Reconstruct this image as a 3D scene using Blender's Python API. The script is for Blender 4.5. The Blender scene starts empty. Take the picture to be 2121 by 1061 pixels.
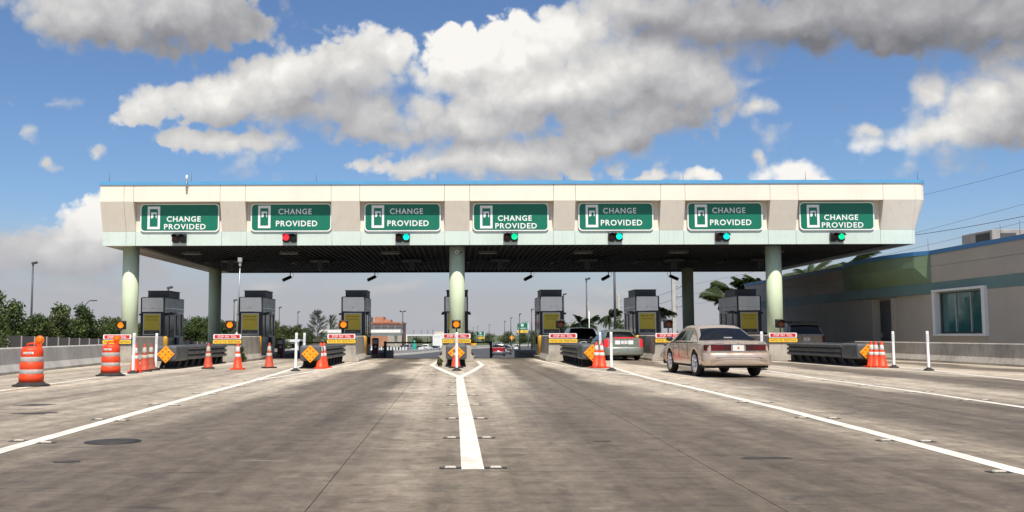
import bpy, math, random
from mathutils import Vector, Matrix

R = math.radians
scene = bpy.context.scene
COL = scene.collection

# ------------------------------------------------------------------ camera
PITCH, ROLL, EYE = math.atan(163.5 / 2000.0), R(0.15), 1.2
cam_data = bpy.data.cameras.new('camera')
cam_data.sensor_width = 36.0
cam_data.lens = 36.0 * 2000.0 / 2121.0
cam_data.shift_x = 112.5 / 2121.0
cam_data.clip_start, cam_data.clip_end = 0.1, 20000.0
cam = bpy.data.objects.new('camera', cam_data)
COL.objects.link(cam)
_r0, _u0, _f = Vector((1, 0, 0)), Vector((0, -math.sin(PITCH), math.cos(PITCH))), Vector((0, math.cos(PITCH), math.sin(PITCH)))
_r = math.cos(ROLL) * _r0 - math.sin(ROLL) * _u0
_u = math.sin(ROLL) * _r0 + math.cos(ROLL) * _u0
cam.matrix_world = Matrix(((_r.x, _u.x, -_f.x, 0), (_r.y, _u.y, -_f.y, 0), (_r.z, _u.z, -_f.z, EYE), (0, 0, 0, 1)))
scene.camera = cam

# ------------------------------------------------------------------ light and exposure
SUN_EL, SUN_AZ = R(60.0), R(6.0)       # the sun stands high behind the viewer, a little to the right
sun_data = bpy.data.lights.new('sun', 'SUN')
sun_data.energy, sun_data.angle, sun_data.color = 5.0, R(0.53), (1.0, 0.935, 0.84)
sun = bpy.data.objects.new('sun', sun_data)
COL.objects.link(sun)
sun_vec = Vector((math.sin(SUN_AZ) * math.cos(SUN_EL), -math.cos(SUN_AZ) * math.cos(SUN_EL), math.sin(SUN_EL)))
sun.rotation_euler = sun_vec.to_track_quat('Z', 'Y').to_euler()
sun.location = (0, 0, 60)
scene.view_settings.view_transform = 'Standard'
scene.view_settings.look = 'None'
scene.view_settings.gamma = 1.0
scene.view_settings.exposure = 0.22
scene.view_settings.use_curve_mapping = False
scene.cycles.max_bounces = 5
scene.cycles.diffuse_bounces = 3
scene.cycles.glossy_bounces = 2
scene.cycles.use_denoising = True
scene.cycles.use_adaptive_sampling = True
scene.cycles.adaptive_threshold = 0.015
scene.cycles.transparent_max_bounces = 8

# ------------------------------------------------------------------ sky with cumulus clouds
world = bpy.data.worlds.new('World')
scene.world = world
world.use_nodes = True
world.cycles.sampling_method = 'NONE'
SKY = 0.086
CLOUD_SIZE = 1.3

# clouds: azimuth and elevation of the centre and the two radii (units of ten degrees), tilt, weight, brightness
CLOUDS = [(-2.119,1.772,0.717,0.264,0,1,0.62),(-1.752,1.796,0.84,0.27,0,1.0,0.45),(-1.52,1.856,0.5,0.22,0,0.8,0.4),(-1.70,1.63,0.5,0.1,-8,0.4,0.3),(-2.37,1.755,0.415,0.151,-10,0.6,0.6),(-1.8,1.288,0.3,0.16,30,0.9,0.7),(-1.427,1.357,0.53,0.21,15,1,0.82),(-1.03,1.43,0.642,0.28,12,1,0.78),(-0.66,1.536,0.529,0.321,15,1,0.75),(-0.429,1.624,0.264,0.189,40,0.8,0.85),(-1.112,1.31,1.15,0.12,0,0.7,0.45),(-0.543,1.29,0.68,0.2,-5,0.8,0.58),(0.038,1.627,0.415,0.264,30,1,1.0),(0.389,1.65,0.566,0.321,20,1,1.0),(0.766,1.747,0.453,0.302,10,1,0.95),(0.532,1.446,0.9,0.32,0,1.1,0.86),(1.048,1.517,0.755,0.453,0,1.1,0.72),(1.381,1.444,0.453,0.34,-10,0.9,0.66),(0.998,1.222,0.7,0.2,10,1.0,0.16),(0.037,1.262,0.9,0.2,5,0.9,0.6),(-0.369,1.18,0.6,0.11,0,0.6,0.55),(1.571,1.365,0.378,0.151,25,0.5,0.6),(0.326,1.052,1.019,0.189,5,0.9,0.8),(-0.138,0.997,0.604,0.132,0,0.7,0.75),(0.671,1.031,0.566,0.151,12,0.6,0.74),(1.111,1.877,0.604,0.189,-15,1,0.3),(1.499,1.757,0.642,0.227,-10,0.9,0.22),(1.953,1.745,0.868,0.2,0,1.0,0.25),(2.505,1.68,0.906,0.23,0,1.0,0.27),(2.968,1.64,0.68,0.22,0,1.0,0.28),(2.452,1.557,0.415,0.113,-5,0.6,0.2),(3.071,1.462,0.227,0.17,0,0.7,0.2),(-1.387,1.095,0.6,0.125,0,0.95,0.7),(-1.234,1.019,0.264,0.151,-20,0.4,0.55),(-2.034,1.001,0.2,0.13,25,0.3,0.6),(-2.459,1.104,0.2,0.1,10,0.25,0.55),(-2.28,1.259,0.415,0.07,0,0.15,0.6),(-2.345,0.948,0.2,0.08,0,0.1,0.6),(2.949,1.185,0.604,0.283,25,1,0.62),(2.719,1.11,0.566,0.143,12,0.9,0.85),(3.01,1.068,0.453,0.17,0,0.9,0.4),(2.615,1.311,0.181,0.189,35,0.6,0.6),(3.087,1.327,0.227,0.208,30,0.8,0.7),(1.809,1.276,0.159,0.098,0,0.6,0.72),(1.844,1.131,0.136,0.166,55,0.3,0.6),(2.301,1.115,0.113,0.068,0,0.5,0.6),(1.677,1.304,0.264,0.083,30,0.2,0.7),(1.575,1.539,0.34,0.068,30,0.35,0.65),(1.813,1.427,0.227,0.068,0,0.35,0.65),(1.774,1.0,0.083,0.098,50,0.4,0.6),(-2.136,0.576,0.378,0.208,25,1,0.95),(-2.378,0.461,0.68,0.17,0,0.8,0.55),(-2.107,0.416,0.68,0.189,0,0.9,0.5),(-2.429,0.564,0.34,0.113,0,0.4,0.5),(1.411,0.928,0.264,0.083,0,0.75,0.8),(1.953,0.885,0.264,0.083,0,0.8,0.95),(0.868,0.919,0.151,0.06,0,0.6,0.85),(1.107,0.912,0.151,0.053,0,0.6,0.8),(2.131,0.853,0.151,0.045,0,0.5,0.8)]


class Nodes:
    """short hand for building node trees"""
    def __init__(self, nt):
        self.nt = nt

    def n(self, typ, **kw):
        nd = self.nt.nodes.new(typ)
        for k, v in kw.items():
            setattr(nd, k, v)
        return nd

    def put(self, sock, val):
        if hasattr(val, 'node') or hasattr(val, 'is_linked'):
            self.nt.links.new(val, sock)
        elif val is not None:
            sock.default_value = val

    def math(self, op, a, b=None, c=None, clamp=False):
        nd = self.n('ShaderNodeMath', operation=op, use_clamp=clamp)
        for i, v in enumerate((a, b, c)):
            self.put(nd.inputs[i], v)
        return nd.outputs[0]

    def vmath(self, op, a, b=None, scale=None):
        nd = self.n('ShaderNodeVectorMath', operation=op)
        self.put(nd.inputs[0], a)
        if b is not None:
            self.put(nd.inputs[1], b)
        if scale is not None:
            self.put(nd.inputs['Scale'], scale)
        return nd.outputs['Value'] if op in ('LENGTH', 'DOT_PRODUCT', 'DISTANCE') else nd.outputs['Vector']

    def noise(self, vec, scale, detail=3, rough=0.5, dist=0.0, lac=2.0, color=False):
        nd = self.n('ShaderNodeTexNoise')
        self.put(nd.inputs['Vector'], vec)
        self.put(nd.inputs['Scale'], scale)
        nd.inputs['Detail'].default_value = detail
        nd.inputs['Roughness'].default_value = rough
        nd.inputs['Lacunarity'].default_value = lac
        nd.inputs['Distortion'].default_value = dist
        return nd.outputs['Color'] if color else nd.outputs[0]

    def ramp(self, x, a, b, lo=0.0, hi=1.0, smooth=True):
        nd = self.n('ShaderNodeMapRange', interpolation_type='SMOOTHSTEP' if smooth else 'LINEAR')
        nd.clamp = True
        for k, v in (('Value', x), ('From Min', a), ('From Max', b), ('To Min', lo), ('To Max', hi)):
            self.put(nd.inputs[k], v)
        return nd.outputs[0]

    def mix(self, f, a, b, mode='MIX'):
        nd = self.n('ShaderNodeMix', data_type='RGBA', blend_type=mode)
        self.put(nd.inputs[0], f)
        for s, v in ((nd.inputs[6], a), (nd.inputs[7], b)):
            if isinstance(v, (tuple, list)) and len(v) == 3:
                v = (*v, 1.0)
            self.put(s, v)
        return nd.outputs[2]

    def xyz(self, v):
        nd = self.n('ShaderNodeSeparateXYZ')
        self.put(nd.inputs[0], v)
        return nd.outputs

    def comb(self, x, y, z):
        nd = self.n('ShaderNodeCombineXYZ')
        for i, v in enumerate((x, y, z)):
            self.put(nd.inputs[i], v)
        return nd.outputs[0]


def cloud_group(clouds):
    g = bpy.data.node_groups.new('cloud_field', 'ShaderNodeTree')
    g.interface.new_socket('Position', in_out='INPUT', socket_type='NodeSocketVector')
    g.interface.new_socket('Density', in_out='OUTPUT', socket_type='NodeSocketFloat')
    g.interface.new_socket('Weight', in_out='OUTPUT', socket_type='NodeSocketFloat')
    g.interface.new_socket('Brightness', in_out='OUTPUT', socket_type='NodeSocketFloat')
    N = Nodes(g)
    gi, go = N.n('NodeGroupInput'), N.n('NodeGroupOutput')
    quant = lambda rot: min((-10, 0, 13, 28, 50), key=lambda t: abs(t - rot))

    def affine(v, mul, add):
        m = N.n('ShaderNodeVectorMath', operation='MULTIPLY_ADD')
        N.put(m.inputs[0], v)
        N.put(m.inputs[1], mul)
        N.put(m.inputs[2], add)
        return m.outputs[0]
    # one chain: every cloud's own coordinates are made from those of the cloud before it
    d, w, b, p, cur = 0.0, 0.0001, 0.0, gi.outputs[0], (0, 0.0, 0.0, 1.0, 1.0)
    for (az, el, rx, ry, rot, wt, sh) in sorted(clouds, key=lambda c: abs(quant(c[4]))):
        q = quant(rot)
        if q != cur[0]:
            p = affine(p, (cur[3], cur[4], 0), (cur[1], cur[2], 0))
            c, s = math.cos(R(q - cur[0])), math.sin(R(q - cur[0]))
            x, y, _ = N.xyz(p)
            p = N.comb(N.math('MULTIPLY_ADD', x, c, N.math('MULTIPLY', y, s)), N.math('MULTIPLY_ADD', y, c, N.math('MULTIPLY', x, -s)), 0.0)
            cur = (q, 0.0, 0.0, 1.0, 1.0)
        c, s = math.cos(R(q)), math.sin(R(q))
        cx, cy, rx, ry = az * c + el * s, el * c - az * s, rx * CLOUD_SIZE, ry * CLOUD_SIZE
        p = affine(p, (cur[3] / rx, cur[4] / ry, 0), ((cur[1] - cx) / rx, (cur[2] - cy) / ry, 0))
        cur = (q, cx, cy, rx, ry)
        gr = N.n('ShaderNodeTexGradient', gradient_type='SPHERICAL')
        N.put(gr.inputs[0], p)
        wt = 0.35 + 0.65 * wt
        v = N.math('MULTIPLY', gr.outputs['Fac'], wt)
        d = N.math('SMOOTH_MAX', d, v, 0.22)
        w = N.math('ADD', w, v)
        b = N.math('MULTIPLY_ADD', v, sh, b)
    N.put(go.inputs[0], d)
    N.put(go.inputs[1], w)
    N.put(go.inputs[2], b)
    return g


def build_sky():
    nt = world.node_tree
    nt.nodes.clear()
    N = Nodes(nt)
    out, bg = N.n('ShaderNodeOutputWorld'), N.n('ShaderNodeBackground')
    N.put(out.inputs[0], bg.outputs[0])
    bg.inputs[1].default_value = SKY
    sky = N.n('ShaderNodeTexSky', sky_type='NISHITA')
    sky.sun_disc = False
    sky.sun_elevation = SUN_EL
    sky.sun_rotation = math.pi - SUN_AZ
    sky.air_density, sky.dust_density, sky.ozone_density, sky.altitude = 1.0, 0.6, 2.5, 0.0
    tc = N.n('ShaderNodeTexCoord')
    dr = N.vmath('NORMALIZE', tc.outputs['Generated'])
    x, y, z = N.xyz(dr)
    k = 18.0 / math.pi
    az = N.math('MULTIPLY', N.math('ARCTAN2', x, y), k)
    el = N.math('MULTIPLY', N.math('ARCSINE', z), k)
    pos = N.comb(az, el, 0.0)
    # turbulent displacement of the cloud outlines
    w1 = N.vmath('SUBTRACT', N.noise(dr, 9.0, 2, 0.55, color=True), (0.5, 0.5, 0.5))
    w2 = N.vmath('SUBTRACT', N.noise(dr, 34.0, 3, 0.6, color=True), (0.5, 0.5, 0.5))
    p1 = N.vmath('ADD', pos, N.vmath('MULTIPLY', w1, (0.34, 0.22, 0)))
    p1 = N.vmath('ADD', p1, N.vmath('MULTIPLY', w2, (0.13, 0.11, 0)))
    grp = cloud_group(CLOUDS)
    large = cloud_group([c for c in CLOUDS if c[2] * c[3] > 0.1])

    def field(p, grp):
        nd = N.n('ShaderNodeGroup')
        nd.node_tree = grp
        N.put(nd.inputs[0], p)
        return nd.outputs[0], nd.outputs[1], nd.outputs[2]
    d0, s0, b0 = field(p1, grp)
    d1, _, _ = field(N.vmath('ADD', p1, (-0.05, 0.13, 0)), large)
    puff = N.noise(dr, 26.0, 5, 0.62)
    big = N.noise(dr, 5.5, 2, 0.5)
    # beyond the clouds listed above the same kind of sky goes on all round
    away = N.math('MAXIMUM', N.ramp(N.math('ABSOLUTE', N.math('SUBTRACT', az, 0.3)), 3.0, 3.8), N.ramp(el, 1.95, 2.5))
    other = N.math('MULTIPLY', away, N.ramp(big, 0.5, 0.66, 0.0, 0.9))
    dens = N.math('ADD', d0, other)
    # cauliflower billows
    vo = N.n('ShaderNodeTexVoronoi', feature='F1')
    N.put(vo.inputs['Vector'], N.vmath('ADD', dr, N.vmath('MULTIPLY', w2, (0.02, 0.02, 0.02))))
    vo.inputs['Scale'].default_value = 36.0
    vo.inputs['Detail'].default_value = 1.0
    vo.inputs['Roughness'].default_value = 0.6
    billow = N.math('SUBTRACT', 0.48, vo.outputs['Distance'])
    dn = N.math('MULTIPLY_ADD', N.math('SUBTRACT', puff, 0.5), 0.6, dens)
    dn = N.math('MULTIPLY_ADD', billow, 0.3, dn)
    soft = N.ramp(N.noise(dr, 7.0, 1, 0.5), 0.35, 0.65, 0.06, 0.24)
    alpha = N.ramp(dn, N.math('SUBTRACT', 0.36, soft), N.math('ADD', 0.36, soft))
    alpha = N.math('MULTIPLY', alpha, N.ramp(dens, 0.03, 0.2))
    # brightness: each cloud's own, lit on the upper left flanks
    bri = N.math('DIVIDE', N.math('MULTIPLY_ADD', other, 0.55, b0), N.math('ADD', s0, other))
    lit = N.math('SUBTRACT', d0, d1)
    bri = N.math('ADD', bri, N.ramp(lit, -0.5, 0.55, -0.26, 0.34, smooth=False))
    bri = N.math('MULTIPLY_ADD', N.math('SUBTRACT', N.noise(p1, 6.0, 5, 0.62), 0.5), 0.42, bri)
    bri = N.math('MULTIPLY_ADD', billow, 0.16, bri)
    bri = N.math('MULTIPLY_ADD', N.math('SUBTRACT', 0.55, alpha), 0.12, bri)
    bri = N.ramp(bri, -0.02, 0.98, smooth=False)
    cr = N.n('ShaderNodeValToRGB')
    e = cr.color_ramp.elements
    e[0].position, e[0].color = 0.0, (1.9, 1.92, 2.1, 1)
    e[1].position, e[1].color = 1.0, (9.6, 9.35, 8.95, 1)
    for p, c in ((0.3, (3.3, 3.3, 3.5, 1)), (0.6, (5.4, 5.4, 5.5, 1)), (0.82, (7.3, 7.2, 7.0, 1))):
        q = e.new(p)
        q.color = c
    N.put(cr.inputs[0], bri)
    blue = N.mix(1.0, sky.outputs[0], (0.84, 0.98, 1.17), 'MULTIPLY')
    col = N.mix(alpha, blue, cr.outputs[0])
    # lavender haze low over the horizon, with a few pale clouds in it
    hz = N.mix(N.ramp(N.noise(N.vmath('MULTIPLY', dr, (1, 1, 3.0)), 11.0, 3, 0.55), 0.52, 0.78), (4.55, 4.6, 4.95), (5.6, 5.25, 5.15))
    hf = N.ramp(N.math('MULTIPLY_ADD', N.math('SUBTRACT', big, 0.5), 0.4, el), 0.12, 0.78, 0.95, 0.0)
    col = N.mix(hf, col, hz)
    N.put(bg.inputs[0], col)


build_sky()

# ------------------------------------------------------------------ mesh helpers
class MB:
    """collects faces and links them as ONE mesh object"""
    def __init__(self):
        self.v, self.f, self.s, self.m = [], [], [], []

    def face(self, pts, smooth=False, mi=0):
        b = len(self.v)
        self.v.extend(tuple(p) for p in pts)
        self.f.append(tuple(range(b, b + len(pts))))
        self.s.append(smooth)
        self.m.append(mi)
        return self

    def box(self, x0, x1, y0, y1, z0, z1, mi=0):
        b = len(self.v)
        self.v.extend([(x0, y0, z0), (x1, y0, z0), (x1, y1, z0), (x0, y1, z0), (x0, y0, z1), (x1, y0, z1), (x1, y1, z1), (x0, y1, z1)])
        for q in ((0, 3, 2, 1), (4, 5, 6, 7), (0, 1, 5, 4), (1, 2, 6, 5), (2, 3, 7, 6), (3, 0, 4, 7)):
            self.f.append(tuple(b + i for i in q))
            self.s.append(False)
            self.m.append(mi)
        return self

    def loft(self, rings, closed=True, caps=True, smooth=True, mi=0):
        n, b = len(rings[0]), len(self.v)
        for r in rings:
            self.v.extend(tuple(p) for p in r)
        for i in range(len(rings) - 1):
            for j in range(n if closed else n - 1):
                k = (j + 1) % n
                self.f.append((b + i * n + j, b + i * n + k, b + (i + 1) * n + k, b + (i + 1) * n + j))
                self.s.append(smooth)
                self.m.append(mi)
        if caps:
            self.f.append(tuple(b + j for j in reversed(range(n))))
            self.f.append(tuple(b + (len(rings) - 1) * n + j for j in range(n)))
            self.s += [False, False]
            self.m += [mi, mi]
        return self

    def tube(self, p0, p1, r0, r1=None, n=10, caps=True, smooth=True, mi=0):
        r1 = r0 if r1 is None else r1
        p0, p1 = Vector(p0), Vector(p1)
        d = (p1 - p0).normalized()
        a = d.orthogonal().normalized()
        c = d.cross(a)
        ring = lambda p, r: [p + r * (math.cos(2 * math.pi * i / n) * a + math.sin(2 * math.pi * i / n) * c) for i in range(n)]
        return self.loft([ring(p0, r0), ring(p1, r1)], True, caps, smooth, mi)

    def path(self, pts, r, n=6, mi=0):
        pts = [Vector(p) for p in pts]
        rings = []
        for i, p in enumerate(pts):
            d = (pts[min(i + 1, len(pts) - 1)] - pts[max(i - 1, 0)]).normalized()
            a = d.cross(Vector((0.13, 0.31, 0.94))).normalized()
            c = d.cross(a)
            rr = r[i] if isinstance(r, (list, tuple)) else r
            rings.append([p + rr * (math.cos(2 * math.pi * k / n) * a + math.sin(2 * math.pi * k / n) * c) for k in range(n)])
        return self.loft(rings, True, True, True, mi)

    def lathe(self, prof, n=20, at=(0, 0, 0), axis='Z', caps=True, smooth=True, mi=0):
        rings = []
        for (r, h) in prof:
            ring = []
            for i in range(n):
                t = 2 * math.pi * i / n
                c, s = r * math.cos(t), r * math.sin(t)
                p = (c, s, h) if axis == 'Z' else ((h, c, s) if axis == 'X' else (s, h, c))
                ring.append((p[0] + at[0], p[1] + at[1], p[2] + at[2]))
            rings.append(ring)
        return self.loft(rings, True, caps, smooth, mi)

    def prism(self, poly, a, b, axis='X', smooth=False, mi=0):
        """polygon extruded along an axis; poly is given in the two other axes in order"""
        if axis == 'X':
            f = lambda p, t: (t, p[0], p[1])
        elif axis == 'Y':
            f = lambda p, t: (p[0], t, p[1])
        else:
            f = lambda p, t: (p[0], p[1], t)
        return self.loft([[f(p, a) for p in poly], [f(p, b) for p in poly]], True, True, smooth, mi)

    def data(self, name, mats):
        me = bpy.data.meshes.new(name)
        me.from_pydata(self.v, [], self.f)
        for m in (mats if isinstance(mats, (list, tuple)) else [mats]):
            me.materials.append(m)
        me.polygons.foreach_set('use_smooth', self.s)
        me.polygons.foreach_set('material_index', self.m)
        me.update()
        bm_fix(me)
        return me

    def build(self, name, mats, parent=None, loc=(0, 0, 0), rot=(0, 0, 0)):
        o = bpy.data.objects.new(name, self.data(name, mats))
        COL.objects.link(o)
        o.parent = parent
        o.location = loc
        o.rotation_euler = rot
        return o


def bm_fix(me):
    import bmesh
    bm = bmesh.new()
    bm.from_mesh(me)
    bmesh.ops.recalc_face_normals(bm, faces=bm.faces)
    bm.to_mesh(me)
    bm.free()


def rrect(x0, x1, y0, y1, r, n=4):
    pts = []
    for cx, cy, a in ((x1 - r, y1 - r, 0), (x0 + r, y1 - r, 90), (x0 + r, y0 + r, 180), (x1 - r, y0 + r, 270)):
        for i in range(n + 1):
            t = R(a + 90.0 * i / n)
            pts.append((cx + r * math.cos(t), cy + r * math.sin(t)))
    return pts


def tag(o, label=None, cat=None, group=None, kind=None):
    if label:
        o['label'] = label
    if cat:
        o['category'] = cat
    if group:
        o['group'] = group
    if kind:
        o['kind'] = kind
    return o


def thing(name, loc=(0, 0, 0), rz=0.0, label=None, cat=None, group=None):
    o = bpy.data.objects.new(name, None)
    o.empty_display_size = 0.2
    COL.objects.link(o)
    o.location = loc
    o.rotation_euler = (0, 0, rz)
    return tag(o, label, cat, group)


def copy_tree(o, parent=None):
    c = o.copy()
    COL.objects.link(c)
    c.parent = parent
    for ch in list(o.children):
        copy_tree(ch, c)
    return c


def again(o, loc, rz=None, label=None, group=None):
    c = copy_tree(o)
    c.location = loc
    if rz is not None:
        c.rotation_euler = (0, 0, rz)
    return tag(c, label, None, group)


def struct(o):
    o['kind'] = 'structure'
    return o


def bevel(o, w=0.02, seg=2):
    m = o.modifiers.new('bevel', 'BEVEL')
    m.width, m.segments, m.limit_method, m.angle_limit = w, seg, 'ANGLE', R(35)
    return o


TEXT = {}


def lettering(body, w, h, mat, parent, loc, name='lettering', bold=0.0, rot=(math.pi / 2, 0, 0), space=1.0):
    """flat raised letters fitted into w by h, centred on loc, facing -Y by default"""
    key = (body, w, h, mat.name, bold, space)
    if key not in TEXT:
        cu = bpy.data.curves.new('lettering', 'FONT')
        cu.body, cu.size, cu.offset, cu.extrude, cu.resolution_u = body, 1.0, bold, 0.0, 3
        cu.align_x = 'CENTER'
        cu.space_character = space
        cu.space_line = 0.9
        ob = bpy.data.objects.new('lettering', cu)
        me = bpy.data.meshes.new_from_object(ob)
        xs = [v.co.x for v in me.vertices]
        ys = [v.co.y for v in me.vertices]
        cx, cy, sx, sy = (min(xs) + max(xs)) / 2, (min(ys) + max(ys)) / 2, w / (max(xs) - min(xs)), h / (max(ys) - min(ys))
        for v in me.vertices:
            v.co = ((v.co.x - cx) * sx, (v.co.y - cy) * sy, 0)
        me.materials.clear()
        me.materials.append(mat)
        bpy.data.objects.remove(ob)
        TEXT[key] = me
    o = bpy.data.objects.new(name, TEXT[key])
    COL.objects.link(o)
    o.parent = parent
    o.location = loc
    o.rotation_euler = rot
    return o


# ------------------------------------------------------------------ materials
MATS = {}


def mat(name, col=(0.5, 0.5, 0.5), rough=0.6, metal=0.0, var=0.12, vs=2.0, bump=0.0, bs=30.0, dirt=0.0, dcol=(0.06, 0.05, 0.04), ds=1.2,
        coat=0.0, emit=None, estr=0.0, spec=0.5, streak=0.0, world_space=False):
    """procedural paint, metal, plastic or concrete: colour variation, dirt patches, vertical streaks and fine relief"""
    if name in MATS:
        return MATS[name]
    m = bpy.data.materials.new(name)
    m.use_nodes = True
    nt = m.node_tree
    nt.nodes.clear()
    N = Nodes(nt)
    out, b = N.n('ShaderNodeOutputMaterial'), N.n('ShaderNodeBsdfPrincipled')
    N.put(out.inputs[0], b.outputs[0])
    if world_space:
        co = N.n('ShaderNodeNewGeometry').outputs['Position']
    else:
        co = N.n('ShaderNodeTexCoord').outputs['Object']
    c = (*col, 1.0)
    if var > 0:
        n1 = N.noise(co, vs, 5, 0.6)
        lo, hi = tuple(k * (1 - var) for k in col), tuple(min(1.0, k * (1 + var)) for k in col)
        c = N.mix(N.ramp(n1, 0.3, 0.7), lo, hi)
    if dirt > 0:
        n2 = N.noise(co, ds, 7, 0.65, 0.3)
        c = N.mix(N.math('MULTIPLY', N.ramp(n2, 0.46, 0.66), dirt), c, dcol)
    if streak > 0:
        n3 = N.noise(N.vmath('MULTIPLY', co, (7.0, 7.0, 0.5)), 1.3, 5, 0.6)
        c = N.mix(N.math('MULTIPLY', N.ramp(n3, 0.5, 0.72), streak), c, dcol)
    N.put(b.inputs['Base Color'], c)
    rn = N.noise(co, vs * 3.1, 3, 0.5)
    N.put(b.inputs['Roughness'], N.ramp(rn, 0.25, 0.75, max(0.02, rough - 0.08), min(1.0, rough + 0.08)))
    b.inputs['Metallic'].default_value = metal
    b.inputs['Specular IOR Level'].default_value = spec
    b.inputs['Coat Weight'].default_value = coat
    b.inputs['Coat Roughness'].default_value = 0.06
    if bump > 0:
        bp = N.n('ShaderNodeBump')
        bp.inputs['Strength'].default_value = bump
        bp.inputs['Distance'].default_value = 0.01
        N.put(bp.inputs['Height'], N.noise(co, bs, 6, 0.65))
        N.put(b.inputs['Normal'], bp.outputs[0])
    if emit:
        b.inputs['Emission Color'].default_value = (*emit, 1)
        b.inputs['Emission Strength'].default_value = estr
    MATS[name] = m
    return m


def pavement_material():
    """grey-brown concrete with tined grooves, rubber darkened wheel lanes, scuffs and oil spots"""
    m = bpy.data.materials.new('worn_concrete_pavement')
    m.use_nodes = True
    nt = m.node_tree
    nt.nodes.clear()
    N = Nodes(nt)
    out, b = N.n('ShaderNodeOutputMaterial'), N.n('ShaderNodeBsdfPrincipled')
    N.put(out.inputs[0], b.outputs[0])
    co = N.n('ShaderNodeNewGeometry').outputs['Position']
    x, y, z = N.xyz(co)
    n_big = N.noise(co, 0.22, 4, 0.55)
    n_mid = N.noise(N.vmath('MULTIPLY', co, (1.0, 0.55, 1)), 1.1, 8, 0.62)
    n_tine = N.noise(N.vmath('MULTIPLY', co, (0.35, 6.0, 1)), 2.2, 6, 0.6)
    n_fine = N.noise(co, 42.0, 4, 0.7)
    c = N.mix(N.ramp(n_mid, 0.3, 0.7), (0.375, 0.316, 0.242), (0.52, 0.446, 0.346))
    c = N.mix(N.math('MULTIPLY', N.ramp(n_tine, 0.35, 0.7), 0.35), c, (0.22, 0.194, 0.152))
    c = N.mix(N.math('MULTIPLY', N.ramp(n_fine, 0.4, 0.75), 0.3), c, (0.5, 0.45, 0.385))
    # rubber and oil: dark bands down the middle of every lane, broader and merging away from the plaza
    wob = N.math('MULTIPLY', N.math('SUBTRACT', n_big, 0.5), 2.6)
    xs = N.math('ADD', x, wob)
    lane = N.math('ABSOLUTE', N.math('SUBTRACT', N.math('FRACT', N.math('DIVIDE', N.math('ADD', xs, 52.0), 5.2)), 0.5))
    wide = N.ramp(y, 6.0, 40.0, 0.46, 0.2)
    band = N.math('SUBTRACT', 1.0, N.math('DIVIDE', lane, wide), clamp=True)
    band = N.ramp(N.math('MULTIPLY_ADD', N.math('SUBTRACT', n_mid, 0.5), 0.55, band), 0.0, 0.6)
    closed = N.ramp(N.math('MULTIPLY_ADD', wob, 0.4, x), -6.0, -3.8, 0.3, 1.0)
    band = N.math('MULTIPLY', N.math('MULTIPLY', band, closed), 0.8)
    c = N.mix(band, c, (0.094, 0.073, 0.052))
    # darker towards the near end of the approach, edge broken by noise
    near_dark = N.ramp(N.math('MULTIPLY_ADD', N.math('SUBTRACT', n_big, 0.5), 16.0, y), 5.0, 26.0, 0.82, 0.0)
    c = N.mix(near_dark, c, (0.118, 0.092, 0.066))
    # oil and rubber where cars stop, with the canopy's shade darkened into the colour
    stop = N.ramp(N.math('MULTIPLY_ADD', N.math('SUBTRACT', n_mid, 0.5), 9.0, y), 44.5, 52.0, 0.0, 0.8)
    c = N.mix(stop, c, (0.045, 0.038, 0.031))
    # mottled, scuffed skin of the old slabs
    grit = N.noise(N.vmath('MULTIPLY', co, (1.0, 0.7, 1)), 3.6, 9, 0.76, 0.3)
    c = N.mix(1.0, c, N.mix(N.ramp(grit, 0.3, 0.7, smooth=False), (0.55, 0.545, 0.54), (1.42, 1.43, 1.44)), 'MULTIPLY')
    streaks = N.noise(N.vmath('MULTIPLY', co, (0.9, 14.0, 1)), 1.0, 7, 0.7)
    c = N.mix(1.0, c, N.mix(N.ramp(streaks, 0.32, 0.68, smooth=False), (0.9, 0.9, 0.9), (1.1, 1.1, 1.1)), 'MULTIPLY')
    tracks = N.noise(N.vmath('MULTIPLY', co, (1.5, 0.045, 1)), 1.0, 5, 0.62)
    c = N.mix(1.0, c, N.mix(N.ramp(tracks, 0.34, 0.64, smooth=False), (0.66, 0.65, 0.64), (1.2, 1.2, 1.2)), 'MULTIPLY')
    # scuffs, tyre marks across and oil drips
    sc = N.noise(N.vmath('MULTIPLY', co, (0.6, 2.6, 1)), 1.7, 8, 0.7, 0.4)
    c = N.mix(N.ramp(sc, 0.575, 0.68, 0.0, 0.6), c, (0.04, 0.034, 0.028))
    pale = N.noise(N.vmath('MULTIPLY', co, (0.5, 3.2, 1)), 2.6, 8, 0.72, 0.6)
    c = N.mix(N.ramp(pale, 0.6, 0.72, 0.0, 0.45), c, (0.42, 0.37, 0.31))
    spot = N.noise(co, 7.5, 5, 0.7, 0.3)
    c = N.mix(N.ramp(spot, 0.63, 0.69, 0.0, 0.6), c, (0.05, 0.043, 0.036))
    vo = N.n('ShaderNodeTexVoronoi', feature='DISTANCE_TO_EDGE')
    N.put(vo.inputs['Vector'], N.vmath('ADD', co, N.vmath('MULTIPLY', N.vmath('SUBTRACT', N.noise(co, 1.3, 4, 0.6, color=True), (0.5, 0.5, 0.5)), (1.6, 1.6, 0))))
    vo.inputs['Scale'].default_value = 0.16
    crack = N.math('MULTIPLY', N.ramp(vo.outputs['Distance'], 0.0, 0.0035, 1.0, 0.0), N.ramp(n_big, 0.5, 0.62, 0.0, 0.75))
    c = N.mix(crack, c, (0.05, 0.045, 0.04))
    N.put(b.inputs['Base Color'], c)
    N.put(b.inputs['Roughness'], N.ramp(band, 0.0, 0.6, 0.88, 0.62))
    b.inputs['Specular IOR Level'].default_value = 0.35
    bp = N.n('ShaderNodeBump')
    bp.inputs['Strength'].default_value = 0.35
    bp.inputs['Distance'].default_value = 0.008
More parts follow.
